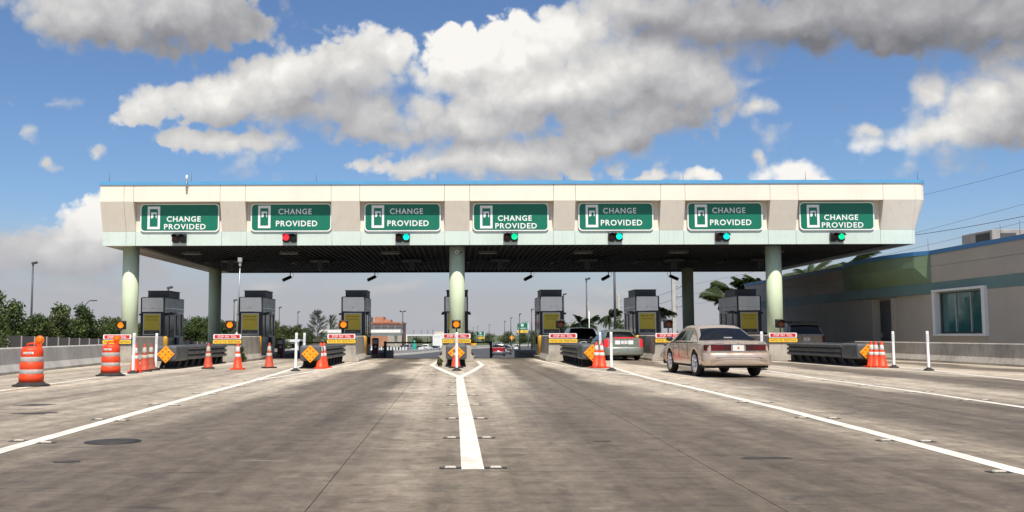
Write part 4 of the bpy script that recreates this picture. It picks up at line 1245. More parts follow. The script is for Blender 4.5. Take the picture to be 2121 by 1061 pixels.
# window: projecting surround, frame, three panes
win = bp_(MB().box(XB - 0.16, XB + 0.1, W0 - 0.21, W1 + 0.21, WZ1 + 0.001, WZ1 + 0.1).box(XB - 0.16, XB + 0.1, W0 - 0.21, W1 + 0.21, WZ0 - 0.1, WZ0 - 0.001), 'window', M_WHITE)
for a, b in ((W0 - 0.2, W0 + 0.05), (W1 - 0.05, W1 + 0.2)):
    MB().box(XB - 0.15, XB + 0.1, a, b, WZ0, WZ1).build('surround', M_WHITE, win)
n = 3
for k in range(n):
    a, b = W0 + 0.12 + (W1 - W0 - 0.24) * k / n, W0 + 0.12 + (W1 - W0 - 0.24) * (k + 1) / n
    MB().box(XB + 0.16, XB + 0.18, a + 0.05, b - 0.05, WZ0 + 0.08, WZ1 - 0.1).build('pane', M_GLASST, win)
    MB().box(XB + 0.12, XB + 0.2, b - 0.04, b + 0.04, WZ0 + 0.01, WZ1 - 0.01).build('mullion', M_ALU if k < n - 1 else M_DARKM, win)
MB().box(XB + 0.12, XB + 0.2, W0 + 0.1, W1 - 0.1, WZ1 - 0.1, WZ1 - 0.002).box(XB + 0.12, XB + 0.2, W0 + 0.1, W1 - 0.1, WZ0 + 0.002, WZ0 + 0.08).build('rail', M_DARKM, win)
door = bp_(MB().box(XB + 0.29, XB + 0.33, D0 + 0.35, D1 - 0.35, 0.07, DZ - 0.1), 'door', M_DARKM)
MB().box(XB + 0.25, XB + 0.29, D1 - 0.55, D1 - 0.45, 1.0, 1.25).build('handle', M_ALU, door)
for a, b in ((D0 + 0.01, D0 + 0.34), (D1 - 0.34, D1 - 0.01)):
    bp_(MB().box(XB - 0.12, XB + 0.34, a, b, 0.065, DZ - 0.005), 'door_pier', M_WALL)
for k, (x, y) in enumerate(((22.5, 46.0), (22.6, 40.0), (22.6, 38.6))):
    bp_(MB().tube((x, y, HB - 0.1), (x, y, HB + 0.75), 0.012, 0.008, 6), 'lightning_rod', M_DARKM)
ac = thing('roof_unit', (26.0, 45.5, HB - 0.12), 0, 'grey air conditioning unit on the office roof', 'air conditioner')
bevel(MB().box(-1.3, 1.2, -1.1, 1.6, 0.12, 1.12).build('cabinet', mat('ac_cabinet', (0.3, 0.28, 0.27), 0.6), ac), 0.03)
MB().box(-1.32, -1.305, -0.9, 0.3, 0.25, 1.0).build('grille', M_BLACK, ac)
MB().box(-0.9, -0.2, -1.12, -1.105, 0.3, 0.95).build('grille', M_DARKM, ac)
MB().box(-1.2, 1.1, -1.0, 1.5, 0.0, 0.12).build('curb', M_DARKM, ac)
MB().box(1.2, 2.4, -0.6, 0.6, 0.3, 0.85).build('duct', mat('ac_duct', (0.36, 0.33, 0.33), 0.6), ac)

# ------------------------------------------------------------------ vehicles
M_TYRE = mat('tyre_rubber', (0.016, 0.016, 0.016), 0.85, var=0.2)
M_CHROME = mat('chrome', (0.72, 0.72, 0.74), 0.12, metal=1.0, var=0.04)
M_STEEL = mat('wheel_steel', (0.3, 0.3, 0.31), 0.35, metal=0.8, var=0.1)
M_TAIL = mat('tail_lamp_red', (0.1, 0.004, 0.008), 0.12, var=0.3, vs=5, coat=0.5)
M_BRAKE = mat('lit_brake_lamp', (0.6, 0.01, 0.01), 0.25, var=0.1, emit=(1.0, 0.03, 0.05), estr=0.75)
M_PLATE = mat('licence_plate', (0.72, 0.74, 0.72), 0.4, var=0.06, vs=12)
M_UNDER = mat('car_underside', (0.012, 0.012, 0.012), 0.85, var=0.2)
M_TRIM = mat('black_trim', (0.02, 0.02, 0.02), 0.5, var=0.1)


def paint(name, col, metal=0.35, rough=0.32):
    return mat(name, col, rough, metal=metal, var=0.03, vs=2, coat=0.5)


def vehicle(name, loc, yaw, label, cat, body, L=4.8, W=1.82, H=1.45, belt=0.92, deck=0.9, hood=0.86, rear=(-1.95, -1.25), roof=(-1.25, 0.55), front=1.35,
            wb=2.75, wr=0.33, axle=None, sill=0.24, tail='blocks', brake=False, rim=None, roof_m=None, open_bed=False, lift=0.0, tumble=0.17, group=None, spokes=7, bumper_m=None, plate_z=0.66, simple=False):
    """a car looking along +Y: lofted shell with wheel arches, glazed cabin, bumpers, lamps, wheels"""
    t = thing(name, loc, yaw, label, cat, group)
    ya = axle if axle is not None else -wb / 2
    yb = ya + wb
    arch = wr + 0.06
    z0 = sill + lift
    hw = W / 2

    def low(y):
        z = z0 + (0.1 if abs(y) > L / 2 - 0.5 else 0.0)
        for c in (ya, yb):
            if abs(y - c) < arch:
                z = max(z, wr + math.sqrt(arch * arch - (y - c) ** 2))
        return z

    def top(y):
        if open_bed and y < rear[0] + 0.05:
            return deck + lift
        pts = [(-L / 2, deck - 0.015), (-L / 2 + 0.2, deck + 0.008), (rear[0], deck + 0.035), (rear[1], belt), (front, belt), (L / 2 - 0.9, hood), (L / 2 - 0.15, hood - 0.13), (L / 2, hood - 0.24)]
        for a, b in zip(pts, pts[1:]):
            if a[0] <= y <= b[0]:
                return a[1] + (b[1] - a[1]) * (y - a[0]) / max(1e-6, b[0] - a[0]) + lift
        return pts[-1][1] + lift
    st = {-L / 2, -L / 2 + 0.03, -L / 2 + 0.09, -L / 2 + 0.2, L / 2 - 0.2, L / 2 - 0.08, L / 2}
    n = 12 if simple else 26
    for k in range(n + 1):
        st.add(-L / 2 + 0.3 + (L - 0.6) * k / n)
    for c in (ya, yb):
        for k in range(9):
            st.add(c + arch * 0.999 * math.cos(math.pi * k / 8))
        st.update((c - arch - 0.012, c + arch + 0.012))
    rings = []
    for y in sorted(st):
        e = max(0.0, (abs(y) - (L / 2 - 0.42)) / 0.42)
        w = hw * (1 - 0.1 * e ** 2.4)
        zl, zt = low(y), top(y)
        lev = [zl, z0 + 0.16, z0 + 0.34, zt - 0.17, zt - 0.075, zt - 0.018, zt + 0.004]
        lev = [max(v, min(zl + 0.003 * k, zt - 0.02)) for k, v in enumerate(lev)]
        wx = [0.965, 0.985, 1.0, 0.99, 0.96, 0.9, 0.5]
        half = [(w * a, y, z) for a, z in zip(wx, lev)]
        rings.append(half + [(0, y, lev[-1] + 0.012)] + [(-p[0], p[1], p[2]) for p in reversed(half)])
    sh = MB().loft(rings, False, False, True)
    sh.face(rings[0]).face(list(reversed(rings[-1])))
    sh.build('body', body, t)
    MB().box(-hw * 0.93, hw * 0.93, -L / 2 + 0.12, L / 2 - 0.15, 0.2 + lift, 0.46 + lift).build('underbody', M_UNDER, t)
    # cabin: a rounded shell over a smoothed roof line, with the glazing laid on it
    xb, zb, zr = hw * 0.955, belt + lift - 0.03, H + lift
    prof = [(rear[0], zb), (roof[0], zr - 0.03), ((roof[0] + roof[1]) / 2, zr), (roof[1], zr - 0.015), (front, zb)]
    for _ in range(3):
        q = [prof[0]]
        for p0, p1 in zip(prof, prof[1:]):
            q += [(p0[0] * 0.78 + p1[0] * 0.22, p0[1] * 0.78 + p1[1] * 0.22), (p0[0] * 0.22 + p1[0] * 0.78, p0[1] * 0.22 + p1[1] * 0.78)]
        prof = q + [prof[-1]]

    def roof_z(y):
        for p0, p1 in zip(prof, prof[1:]):
            if p0[0] <= y <= p1[0] and p1[0] > p0[0]:
                return p0[1] + (p1[1] - p0[1]) * (y - p0[0]) / (p1[0] - p0[0])
        return zb

    def surf(y, v):
        z = max(zb + 0.002, roof_z(y))
        h = z - zb
        xt = xb - tumble * h / (zr - zb)
        r = min(0.12, h * 0.6)
        a, s = abs(v), (1 if v >= 0 else -1)
        if a > 0.6:
            k = (1 - a) / 0.4
            x, zz = xb + (xt - xb) * k, zb + (h - r) * k
        elif a > 0.4:
            t = (0.6 - a) / 0.2 * math.pi / 2
            x, zz = xt - r * (1 - math.cos(t)), z - r + r * math.sin(t)
        else:
            x, zz = (xt - r) * a / 0.4, z + 0.025 * min(1.0, h * 3) * (1 - (a / 0.4) ** 2)
        return Vector((s * x, y, zz))
    vs = [-1, -0.8, -0.6, -0.55, -0.5, -0.45, -0.4, -0.2, 0, 0.2, 0.4, 0.45, 0.5, 0.55, 0.6, 0.8, 1]
    c = MB().loft([[surf(y, v) for v in vs] for y in [p[0] for p in prof]], False, False, True)
    c.build('cabin', roof_m or body, t)

    def pane(y0, y1, v0, v1, nm, nu=5, nv=5, skew=(0.0, 0.0)):
        g = []
        for i in range(nu + 1):
            row = []
            for j in range(nv + 1):
                fv = j / nv
                v = v0 + (v1 - v0) * fv
                ya_, yb_ = y0 + skew[0] * fv, y1 + skew[1] * fv
                y = ya_ + (yb_ - ya_) * i / nu
                p = surf(y, v)
                n = (surf(y + 0.01, v) - surf(y - 0.01, v)).cross(surf(y, v + 0.01) - surf(y, v - 0.01)).normalized()
                if n.dot(p - Vector((0, (rear[0] + front) / 2, zb))) < 0:
                    n = -n
                row.append(p + n * 0.007)
            g.append(row)
        MB().loft(g, False, False, True).build(nm, M_GLASS, t)
    dr = roof[0] - rear[0]
    pane(rear[0] + dr * 0.1, rear[0] + dr * 0.84, -0.41, 0.41, 'rear_window', 5, 8)
    df = front - roof[1]
    pane(roof[1] + df * 0.15, front - df * 0.1, -0.41, 0.41, 'windscreen', 5, 8)
    ln = front - rear[0]
    for sgn in (-1, 1):
        if open_bed:
            cuts = [(0.3, 0.55), (0.58, 0.84)]
        elif dr > 0.5:
            cuts = [(0.34, 0.57), (0.595, 0.87)]
        else:
            cuts = [(0.07, 0.27), (0.3, 0.56), (0.585, 0.87)]
        for k, (s0, s1) in enumerate(cuts):
            last = k == len(cuts) - 1
            first = k == 0 and dr > 0.5
            pane(rear[0] + ln * s0 - (0.18 if first else 0), rear[0] + ln * s1, sgn * 0.95, sgn * 0.635, 'side_window', 5, 4, (0.2 if first else 0.0, -0.34 if last else 0.0))
        if not simple:
            MB().lathe([(0.02, -0.05), (0.085, -0.03), (0.09, 0.03), (0.02, 0.08)], 12, (0, 0, 0), 'Y').build('mirror', M_TRIM, t, (sgn * (hw + 0.09), front - 0.55, belt + lift + 0.06)).scale = (1.15, 1.0, 0.85)
            for yy in (rear[1] + 0.35, rear[1] + 1.35):
                MB().box(sgn * hw * 0.985 - 0.012, sgn * hw * 0.985 + 0.012, yy, yy + 0.2, belt + lift - 0.17, belt + lift - 0.135).build('door_handle', body, t)
            for yy in (ya + arch + 0.22, ya + arch + 1.18, yb - arch - 0.12):
                if yy < yb - arch:
                    MB().box(sgn * hw - 0.004, sgn * hw + 0.0015, yy, yy + 0.012, z0 + 0.12, belt + lift - 0.1).build('door_seam', M_TRIM, t)
            MB().box(*sorted((sgn * (hw - 0.02), sgn * (hw + 0.012))), ya + arch + 0.05, yb - arch - 0.05, z0 + 0.14, z0 + 0.19).build('side_moulding', body, t)
    # bumpers, wrapped round the corners
    def bumper(yend, sg, zlo, zhi, nm):
        plan = []
        for k in range(11):
            x = -1 + 2 * k / 10
            plan.append((x * hw * 1.0, yend + sg * (0.075 - 0.16 * abs(x) ** 5)))
        inner = [(hw * 0.9, yend - sg * 0.3), (-hw * 0.9, yend - sg * 0.3)]
        ring = plan + [(hw * 1.0, yend - sg * 0.42), (-hw * 1.0, yend - sg * 0.42)]
        lo = [(x * 0.985, y, zlo) for x, y in ring]
        m1 = [(x * 1.005, y + sg * 0.02, zlo + 0.05) for x, y in ring]
        m2 = [(x * 1.005, y + sg * 0.02, zhi - 0.05) for x, y in ring]
        hi = [(x * 0.985, y - sg * 0.015, zhi) for x, y in ring]
        return MB().loft([lo, m1, m2, hi], True, True, True).build(nm, bumper_m or body, t)
    rbm = bumper(-L / 2, -1, z0 + 0.0, min(deck, 0.62) + lift, 'rear_bumper')
    bumper(L / 2, 1, z0 + 0.06, 0.56 + lift, 'front_bumper')
    yr = -L / 2
    pl = MB().box(-0.155, 0.155, yr - 0.012 - (0.09 if plate_z < 0.6 else 0), yr + 0.02, plate_z - 0.078 + lift, plate_z + 0.078 + lift).build('licence_plate', M_PLATE, t)
    yp = yr - 0.0135 - (0.09 if plate_z < 0.6 else 0)
    if not simple:
        MB().prism(rrect(-0.172, 0.172, plate_z - 0.095 + lift, plate_z + 0.095 + lift, 0.02), yp + 0.006, yr + 0.03, 'Y').build('plate_frame', M_CHROME, t)
        MB().lathe([(0.035, 0), (0.03, -0.001), (0.002, -0.0012)], 10, (0, yp, plate_z + lift), 'Y').build('plate_emblem', mat('orange_emblem', (0.7, 0.2, 0.03), 0.5, var=0), pl)
    tm = M_BRAKE if brake else M_TAIL
    if tail == 'band':                         # full-width reflector band with corner lamps
        for s in (-1, 1):
            lm = MB()
            zz0, zz1 = deck - 0.25 + lift, deck - 0.085 + lift
            lm.prism([(s * hw * 0.46, yr - 0.014), (s * hw * 0.80, yr - 0.012), (s * hw * 0.945, yr + 0.06), (s * hw * 0.985, yr + 0.2), (s * hw * 0.9, yr + 0.2), (s * hw * 0.46, yr + 0.1)], zz0, zz1, 'Z')
            lm.build('tail_light', M_TAIL, t)
            MB().box(*sorted((s * 0.2, s * hw * 0.455)), yr - 0.012, yr + 0.05, zz0, zz1).build('reflector_band', mat('dark_red_band', (0.045, 0.006, 0.008), 0.2, var=0.1, coat=0.4), t)
        MB().box(-hw * 0.9, hw * 0.9, yr - 0.018, yr + 0.03, deck - 0.082 + lift, deck - 0.06 + lift).build('chrome_strip', M_CHROME, t)
        MB().box(-hw * 0.86, hw * 0.86, yr - 0.016, yr + 0.03, deck - 0.275 + lift, deck - 0.254 + lift).build('trim_strip', M_CHROME, t)
        for zz in (0.5, 0.44):
            MB().box(-hw * 0.86, hw * 0.86, yr - 0.1, yr - 0.085, zz + lift, zz + 0.016 + lift).build('bumper_strip', body, rbm)
        MB().lathe([(0.03, 0), (0.026, -0.014), (0.004, -0.018)], 12, (0, yr - 0.018, deck - 0.045 + lift), 'Y').build('badge', M_CHROME, t)
        MB().box(-hw * 0.68, -hw * 0.42, yr - 0.002, yr + 0.01, deck - 0.052 + lift, deck - 0.03 + lift).box(hw * 0.6, hw * 0.8, yr - 0.002, yr + 0.01, deck - 0.052 + lift, deck - 0.03 + lift).build('badge', M_CHROME, t)
    else:
        hgt = (0.36 if tail == 'tall' else 0.22)
        zz1 = (deck if tail != 'suv' else belt) - 0.05 + lift
        hgt = 0.5 if tail == 'suv' else hgt
        for s in (-1, 1):
            x0 = 0.8 if tail in ('tall', 'suv') else 0.62
            MB().prism([(s * hw * x0, yr - 0.012), (s * hw * 0.9, yr - 0.006), (s * hw * 0.965, yr + 0.08), (s * hw * 0.985, yr + 0.2), (s * hw * 0.9, yr + 0.2), (s * hw * x0, yr + 0.1)], zz1 - hgt, zz1, 'Z').build('tail_light', tm, t)
        if brake:
            MB().box(-hw * 0.5, hw * 0.5, yr - 0.01, yr + 0.05, deck - 0.005 + lift, deck + 0.04 + lift).build('brake_bar', M_BRAKE, t)
            for s in (-1, 1):
                MB().box(*sorted((s * 0.19, s * 0.42)), yr - 0.014, yr + 0.02, plate_z - 0.09 + lift, plate_z + 0.09 + lift).build('reversing_lamp', M_SIGNW, t)
    if not simple:
        MB().tube((-hw * 0.55, yr - 0.05, z0 + 0.03), (-hw * 0.55, yr + 0.4, z0 + 0.03), 0.03, n=8).build('exhaust', M_STEEL, t)
    # wheels
    rm = rim or M_STEEL
    for yy in (ya, yb):
        for s in (-1, 1):
            w = bpy.data.objects.new('wheel', None)
            COL.objects.link(w)
            w.parent = t
            w.location = (s * (hw - 0.115), yy, wr)
            wd = 0.11
            MB().lathe([(wr * 0.68, -wd * 0.8), (wr * 0.9, -wd), (wr * 0.985, -wd * 0.75), (wr, 0), (wr * 0.985, wd * 0.75), (wr * 0.9, wd), (wr * 0.68, wd * 0.8)], 28, axis='X', caps=False).build('tyre', M_TYRE, w)
            r = MB().lathe([(wr * 0.7, -wd * 0.7), (wr * 0.7, wd * 0.95), (wr * 0.64, wd * 0.9), (wr * 0.62, wd * 0.4), (0.01, wd * 0.35)], 24, axis='X', caps=False)
            for k in range(spokes):
                a = 2 * math.pi * k / spokes
                ca, sa = math.cos(a), math.sin(a)
                r.tube((wd * 0.62, 0.03 * ca, 0.03 * sa), (wd * 0.7, wr * 0.66 * ca, wr * 0.66 * sa), wr * 0.1, wr * 0.07, 6)
            r.lathe([(wr * 0.2, wd * 0.4), (wr * 0.17, wd * 0.95), (0.005, wd)], 12, axis='X')
            ro = r.build('rim', rm, w)
            if s < 0:
                ro.rotation_euler = (0, 0, math.pi)
    return t


P_TAN = paint('tan_metallic', (0.62, 0.495, 0.395), 0.5, 0.28)
P_OLIVE = paint('olive_grey_metallic', (0.24, 0.26, 0.215), 0.35)
P_BLACK = paint('black_paint', (0.012, 0.012, 0.014), 0.1)
P_BEIGE = paint('beige_suv_paint', (0.34, 0.29, 0.235), 0.4)
P_RED = paint('red_paint', (0.42, 0.012, 0.02), 0.2)
P_WHITE = paint('white_car_paint', (0.72, 0.72, 0.7), 0.0)
P_SILVER = paint('silver_paint', (0.42, 0.42, 0.42), 0.6)
P_GREY = paint('grey_paint', (0.12, 0.125, 0.13), 0.4)

car = vehicle('sedan', (7.66, 29.35, 0.006), R(2.0), 'tan metallic four-door sedan with big chrome wheels driving toward the booths', 'car', P_TAN, L=5.1, W=1.86, H=1.41, belt=0.94, deck=0.93, hood=0.88,
              rear=(-1.72, -0.75), roof=(-0.75, 0.65), front=1.5, wb=2.8, wr=0.36, axle=-1.4, sill=0.27, tail='band', rim=M_CHROME, lift=0.06, tumble=0.24, spokes=9, plate_z=0.755)
MB().box(-0.12, 0.12, -1.66, -1.6, 1.085, 1.115).build('brake_lamp', M_ALU, car)
vehicle('sedan', (7.62, 47.2, 0.004), R(1.5), 'olive-grey sedan with lit brake lights stopped at the booth', 'car', P_OLIVE, L=4.8, W=1.8, H=1.44, belt=0.96, deck=1.03, hood=0.88, rear=(-1.7, -1.05), roof=(-1.05, 0.55), front=1.4,
        wb=2.85, wr=0.33, tail='tall', brake=True, tumble=0.25, plate_z=0.83)
vehicle('suv', (7.05, 56.8, zg(56.8) + 0.01), R(0), 'black SUV ahead of the olive-grey sedan under the canopy', 'SUV', P_BLACK, L=4.7, W=1.85, H=1.72, belt=1.08, deck=1.08, hood=1.02, rear=(-2.25, -1.95), roof=(-1.95, 0.5), front=1.15, wb=2.75, wr=0.36, tail='suv', tumble=0.2, plate_z=0.85)
vehicle('suv', (18.0, 52.6, zg(53.5) + 0.01), R(0), 'beige full-size SUV in the lane beside the office building', 'SUV', P_BEIGE, L=5.2, W=2.0, H=1.93, belt=1.2, deck=1.2, hood=1.12, rear=(-2.5, -2.25), roof=(-2.25, 0.5), front=1.2, wb=3.1, wr=0.38, tail='suv', tumble=0.19, plate_z=0.98, roof_m=P_BEIGE)
vehicle('suv', (5.45, 132.0, zg(132) - 0.02), R(-1), 'red SUV with grey bumper driving away beyond the booths', 'SUV', P_RED, L=4.7, W=1.85, H=1.78, belt=1.15, deck=1.15, hood=1.05, rear=(-2.2, -1.95), roof=(-1.95, 0.5), front=1.15, wb=2.7, wr=0.37, tail='suv', plate_z=0.7, bumper_m=P_GREY, roof_m=P_GREY, simple=True)
vehicle('suv', (8.0, 162.0, zg(162) - 0.02), R(-4), 'black SUV just ahead and right of the red SUV', 'SUV', P_GREY, L=4.7, W=1.85, H=1.75, belt=1.1, deck=1.1, hood=1.0, rear=(-2.2, -1.95), roof=(-1.95, 0.5), front=1.15, wb=2.7, wr=0.37, tail='suv', brake=False, plate_z=0.8, simple=True)
vehicle('sedan', (12.2, 235.0, zg(235) - 0.02), R(-6), 'small white car far off ahead of the black SUV', 'car', P_WHITE, simple=True)
vehicle('sedan', (18.3, 300.0, zg(300) - 0.02), R(-8), 'white car far down the road below the orange diamond sign', 'car', P_WHITE, W=1.9, H=1.6, simple=True)
vehicle('sedan', (15.9, 298.0, zg(298) - 0.02), R(-8), 'dark car far down the road beside a white one', 'car', P_GREY, simple=True)
FAR = [(-13.2, 255, P_SILVER, 'silver pickup on the far carriageway left of the green container', True), (-8.7, 262, P_WHITE, 'white pickup on the far carriageway right of the green container', True), (-20.6, 240, P_WHITE, 'white car on the far carriageway behind the third booth posts', False),
       (-19.4, 265, P_GREY, 'grey car under the far small canopy', False), (-16.2, 290, P_BLACK, 'dark car on the far carriageway left of the silver pickup', False), (-10.8, 285, P_GREY, 'dark car between the two far pickups', False), (-6.6, 270, P_BLACK, 'dark car at the right of the far pickups', False)]
for x, y, p, lab, pk in FAR:
    if pk:
        vehicle('pickup', (x, y, zg(y) - 0.02), R(-25), lab, 'pickup', p, L=5.4, W=1.95, H=1.85, belt=1.2, deck=1.12, hood=1.1, rear=(-0.5, -0.35), roof=(-0.35, 0.75), front=1.3, wb=3.2, wr=0.38, tail='tall', plate_z=0.7, simple=True, open_bed=True)
    else:
        vehicle('sedan', (x, y, zg(y) - 0.02), R(-20), lab, 'car', p, simple=True)

# ------------------------------------------------------------------ vegetation
def leaf_mesh(seed, blobs, n, size, m, long=1.0, name='crown'):
    """many leaf-sized quads spread through lobes; blobs are (x, y, z, rx, ry, rz)"""
    r = random.Random(seed)
    mb = MB()
    vol = [b[3] * b[4] * b[5] for b in blobs]
    tot = sum(vol)
    for b, v in zip(blobs, vol):
        for _ in range(max(6, int(n * v / tot))):
            while True:
                d = Vector((r.uniform(-1, 1), r.uniform(-1, 1), r.uniform(-1, 1)))
                if 0.05 < d.length < 1:
                    break
            d = d.normalized() * (r.random() ** 0.38) * r.uniform(0.8, 1.08)
            p = Vector((b[0] + d.x * b[3], b[1] + d.y * b[4], b[2] + d.z * b[5]))
            nrm = (d + 0.9 * Vector((r.uniform(-1, 1), r.uniform(-1, 1), r.uniform(-0.4, 1)))).normalized()
            a = nrm.orthogonal().normalized()
            a.rotate(Matrix.Rotation(r.uniform(0, 6.28), 3, nrm))
            c = nrm.cross(a)
            s = size * r.uniform(0.6, 1.35)
            mb.face([p - a * s * long, p + c * s * 0.55, p + a * s * long, p - c * s * 0.55])
    me = bpy.data.meshes.new(name)
    me.from_pydata(mb.v, [], mb.f)
    me.materials.append(m)
    return me


def tree_mesh(seed, h, w, m, n=1500, size=0.2):
    r = random.Random(seed)
    blobs = []
    for k in range(13):
        z = h * r.uniform(0.16, 0.86)
        q = w * 0.5 * (1.05 - 0.75 * abs(z / h - 0.45))
        a = r.uniform(0, 6.28)
        d = q * r.uniform(0.1, 0.95)
        s = w * r.uniform(0.15, 0.29)
        blobs.append((d * math.cos(a), d * math.sin(a), z, s, s, s * r.uniform(0.75, 1.1)))
    blobs.append((0, 0, h * 0.55, w * 0.3, w * 0.3, h * 0.3))
    blobs.append((r.uniform(-0.3, 0.3), 0, h * 0.86, w * 0.15, w * 0.15, h * 0.12))
    crown = leaf_mesh(seed + 100, blobs, n, size, m)
    tr = MB().path([(0, 0, -0.3), (0.05, 0.02, h * 0.2), (-0.04, 0.03, h * 0.5), (0.02, 0, h * 0.75)], [0.15, 0.12, 0.08, 0.03], 8)
    for k in range(6):
        b = blobs[k]
        tr.path([(0, 0, h * 0.2 + 0.08 * h * k / 2), (b[0] * 0.5, b[1] * 0.5, b[2] * 0.72), (b[0] * 0.9, b[1] * 0.9, b[2])], [0.06, 0.04, 0.015], 6)
    return tr.data('trunk', M_BARK), crown


def plant_tree(name, loc, rz, s, meshes, label, group=None, cat='tree'):
    t = thing(name, loc, rz, label, cat, group)
    for nm, me in zip(('trunk', 'crown'), meshes):
        o = bpy.data.objects.new(nm, me)
        COL.objects.link(o)
        o.parent = t
    t.scale = s
    return t


rng = random.Random(11)
KINDS = [tree_mesh(1, 6.4, 5.0, M_LEAF, 3400, 0.16), tree_mesh(2, 6.9, 4.6, M_LEAF, 3400, 0.16), tree_mesh(3, 6.0, 5.2, M_LEAF2, 3400, 0.16), tree_mesh(4, 6.6, 4.8, M_LEAF, 2600, 0.2)]
k, y = 0, 101.0
TH = ['second', 'third', 'fourth', 'fifth', 'sixth', 'seventh', 'eighth', 'ninth', 'tenth', 'eleventh', 'twelfth', 'thirteenth', 'fourteenth', 'fifteenth', 'sixteenth', 'seventeenth', 'eighteenth']
while y < 330:
    x = -50 + rng.uniform(-0.4, 0.4)
    s = rng.uniform(0.95, 1.2) * (1.05 if y > 160 else 0.87)
    if y < 140:
        lab = '%s leafy tree from the left edge in the row behind the taupe wall' % TH[k]
        grp = 'trees behind the taupe wall'
    else:
        lab = 'distant green tree in the row seen between the left booths'
        grp = 'distant trees seen between the left booths'
    plant_tree('broadleaf_tree', (x, y, zg(y) - 0.1), rng.uniform(0, 6.28), (s, s, s * rng.uniform(0.92, 1.08)), KINDS[k % 4 if y > 108 else 3], lab, grp)
    y += rng.uniform(2.5, 3.4) if y < 140 else rng.uniform(4.5, 6.0)
    k += 1
plant_tree('broadleaf_tree', (-44.5, 91.5, zg(91.5) - 0.1), 0.4, (0.92, 0.92, 1.0), KINDS[1], 'tallest leafy tree at the left edge of the picture')
for x, y, w in ((-34, 158, 'leftmost'), (-31, 154, 'middle'), (-28, 152, 'rightmost')):
    plant_tree('broadleaf_tree', (x, y, zg(y) - 0.1), x, (0.85, 0.85, 0.8), KINDS[2], '%s of the three olive-leaved trees around the left rear column' % w, 'olive trees behind the left rear column')

# feathery grey-green pines behind the third island
def feathery(seed, h, w):
    r = random.Random(seed)
    mb = MB()
    tr = MB().path([(0, 0, -0.3), (0.1, 0, h * 0.4), (0, 0, h * 0.95)], [0.22, 0.15, 0.03], 8)
    for k in range(46):
        z = h * (0.12 + 0.84 * (k / 46) ** 0.85)
        a = r.uniform(0, 6.28)
        ln = w * 0.5 * (1.1 - 0.75 * (z / h)) * r.uniform(0.6, 1.15)
        tip = Vector((ln * math.cos(a), ln * math.sin(a), z + ln * r.uniform(0.35, 0.8)))
        base = Vector((0, 0, z))
        tr.path([base, (base + tip) / 2 + Vector((0, 0, 0.12)), tip], [0.05, 0.035, 0.01], 5)
        for _ in range(46):
            u = r.uniform(0.25, 1.05)
            p = base.lerp(tip, u) + Vector((r.gauss(0, 0.16), r.gauss(0, 0.16), r.gauss(0, 0.16)))
            d = (tip - base).normalized() + Vector((r.uniform(-0.7, 0.7), r.uniform(-0.7, 0.7), r.uniform(-0.2, 0.9)))
            d.normalize()
            c = d.orthogonal().normalized()
            s = r.uniform(0.25, 0.5)
            mb.face([p - d * s, p + c * 0.05, p + d * s, p - c * 0.05])
    me = bpy.data.meshes.new('crown')
    me.from_pydata(mb.v, [], mb.f)
    me.materials.append(M_LEAF3)
    return tr.data('trunk', M_BARK), me


fe = feathery(21, 11.0, 8.0)
plant_tree('feathery_pine', (-37.8, 260, zg(260)), 0.3, (1, 1, 1), fe, 'feathery grey-green tree left of the third booth')
plant_tree('feathery_pine', (-35.8, 275, zg(275)), 2.3, (0.62, 0.62, 0.92), fe, 'narrow feathery tree just left of the third booth')


def palm(loc, h, spread, label, n=22, seed=1, lean=0.0, group=None):
    r = random.Random(seed)
    t = thing('palm_tree', loc, r.uniform(0, 6.28), label, 'palm tree', group)
    MB().path([(0, 0, -0.2), (lean * 0.4, 0, h * 0.5), (lean, 0, h)], [0.19, 0.15, 0.13], 10).build('trunk', M_PALMB, t)
    key = 'frond_%.2f' % spread
    if key not in TEXT:
        fr = MB()
        L = spread
        pts = [Vector((0, u * L, 0.36 * L * u - 0.62 * L * u * u)) for u in [k / 8 for k in range(9)]]
        fr.path(pts, [0.03 * (1 - 0.8 * k / 8) for k in range(9)], 4)
        for k in range(44):
            u = 0.1 + 0.9 * k / 44
            p = Vector((0, u * L, 0.36 * L * u - 0.62 * L * u * u))
            ln = 0.34 * L * (1 - abs(u - 0.45) * 0.95)
            for s in (-1, 1):
                tip = p + Vector((s * ln * 0.62, ln * 0.5, -ln * 0.7 + r.uniform(-0.08, 0.08)))
                fr.face([p + Vector((0, -0.045, 0)), p + Vector((0, 0.045, 0)), tip])
        TEXT[key] = fr.data('frond', M_PALM)
    for k in range(n):
        o = bpy.data.objects.new('frond', TEXT[key])
        COL.objects.link(o)
        o.parent = t
        o.location = (lean, 0, h - 0.05)
        up = -0.95 + 2.2 * ((k * 0.618) % 1.0)
        o.rotation_euler = (up * 0.85, r.uniform(-0.9, 0.9), 2.4 * k + r.uniform(-0.2, 0.2))
    return t


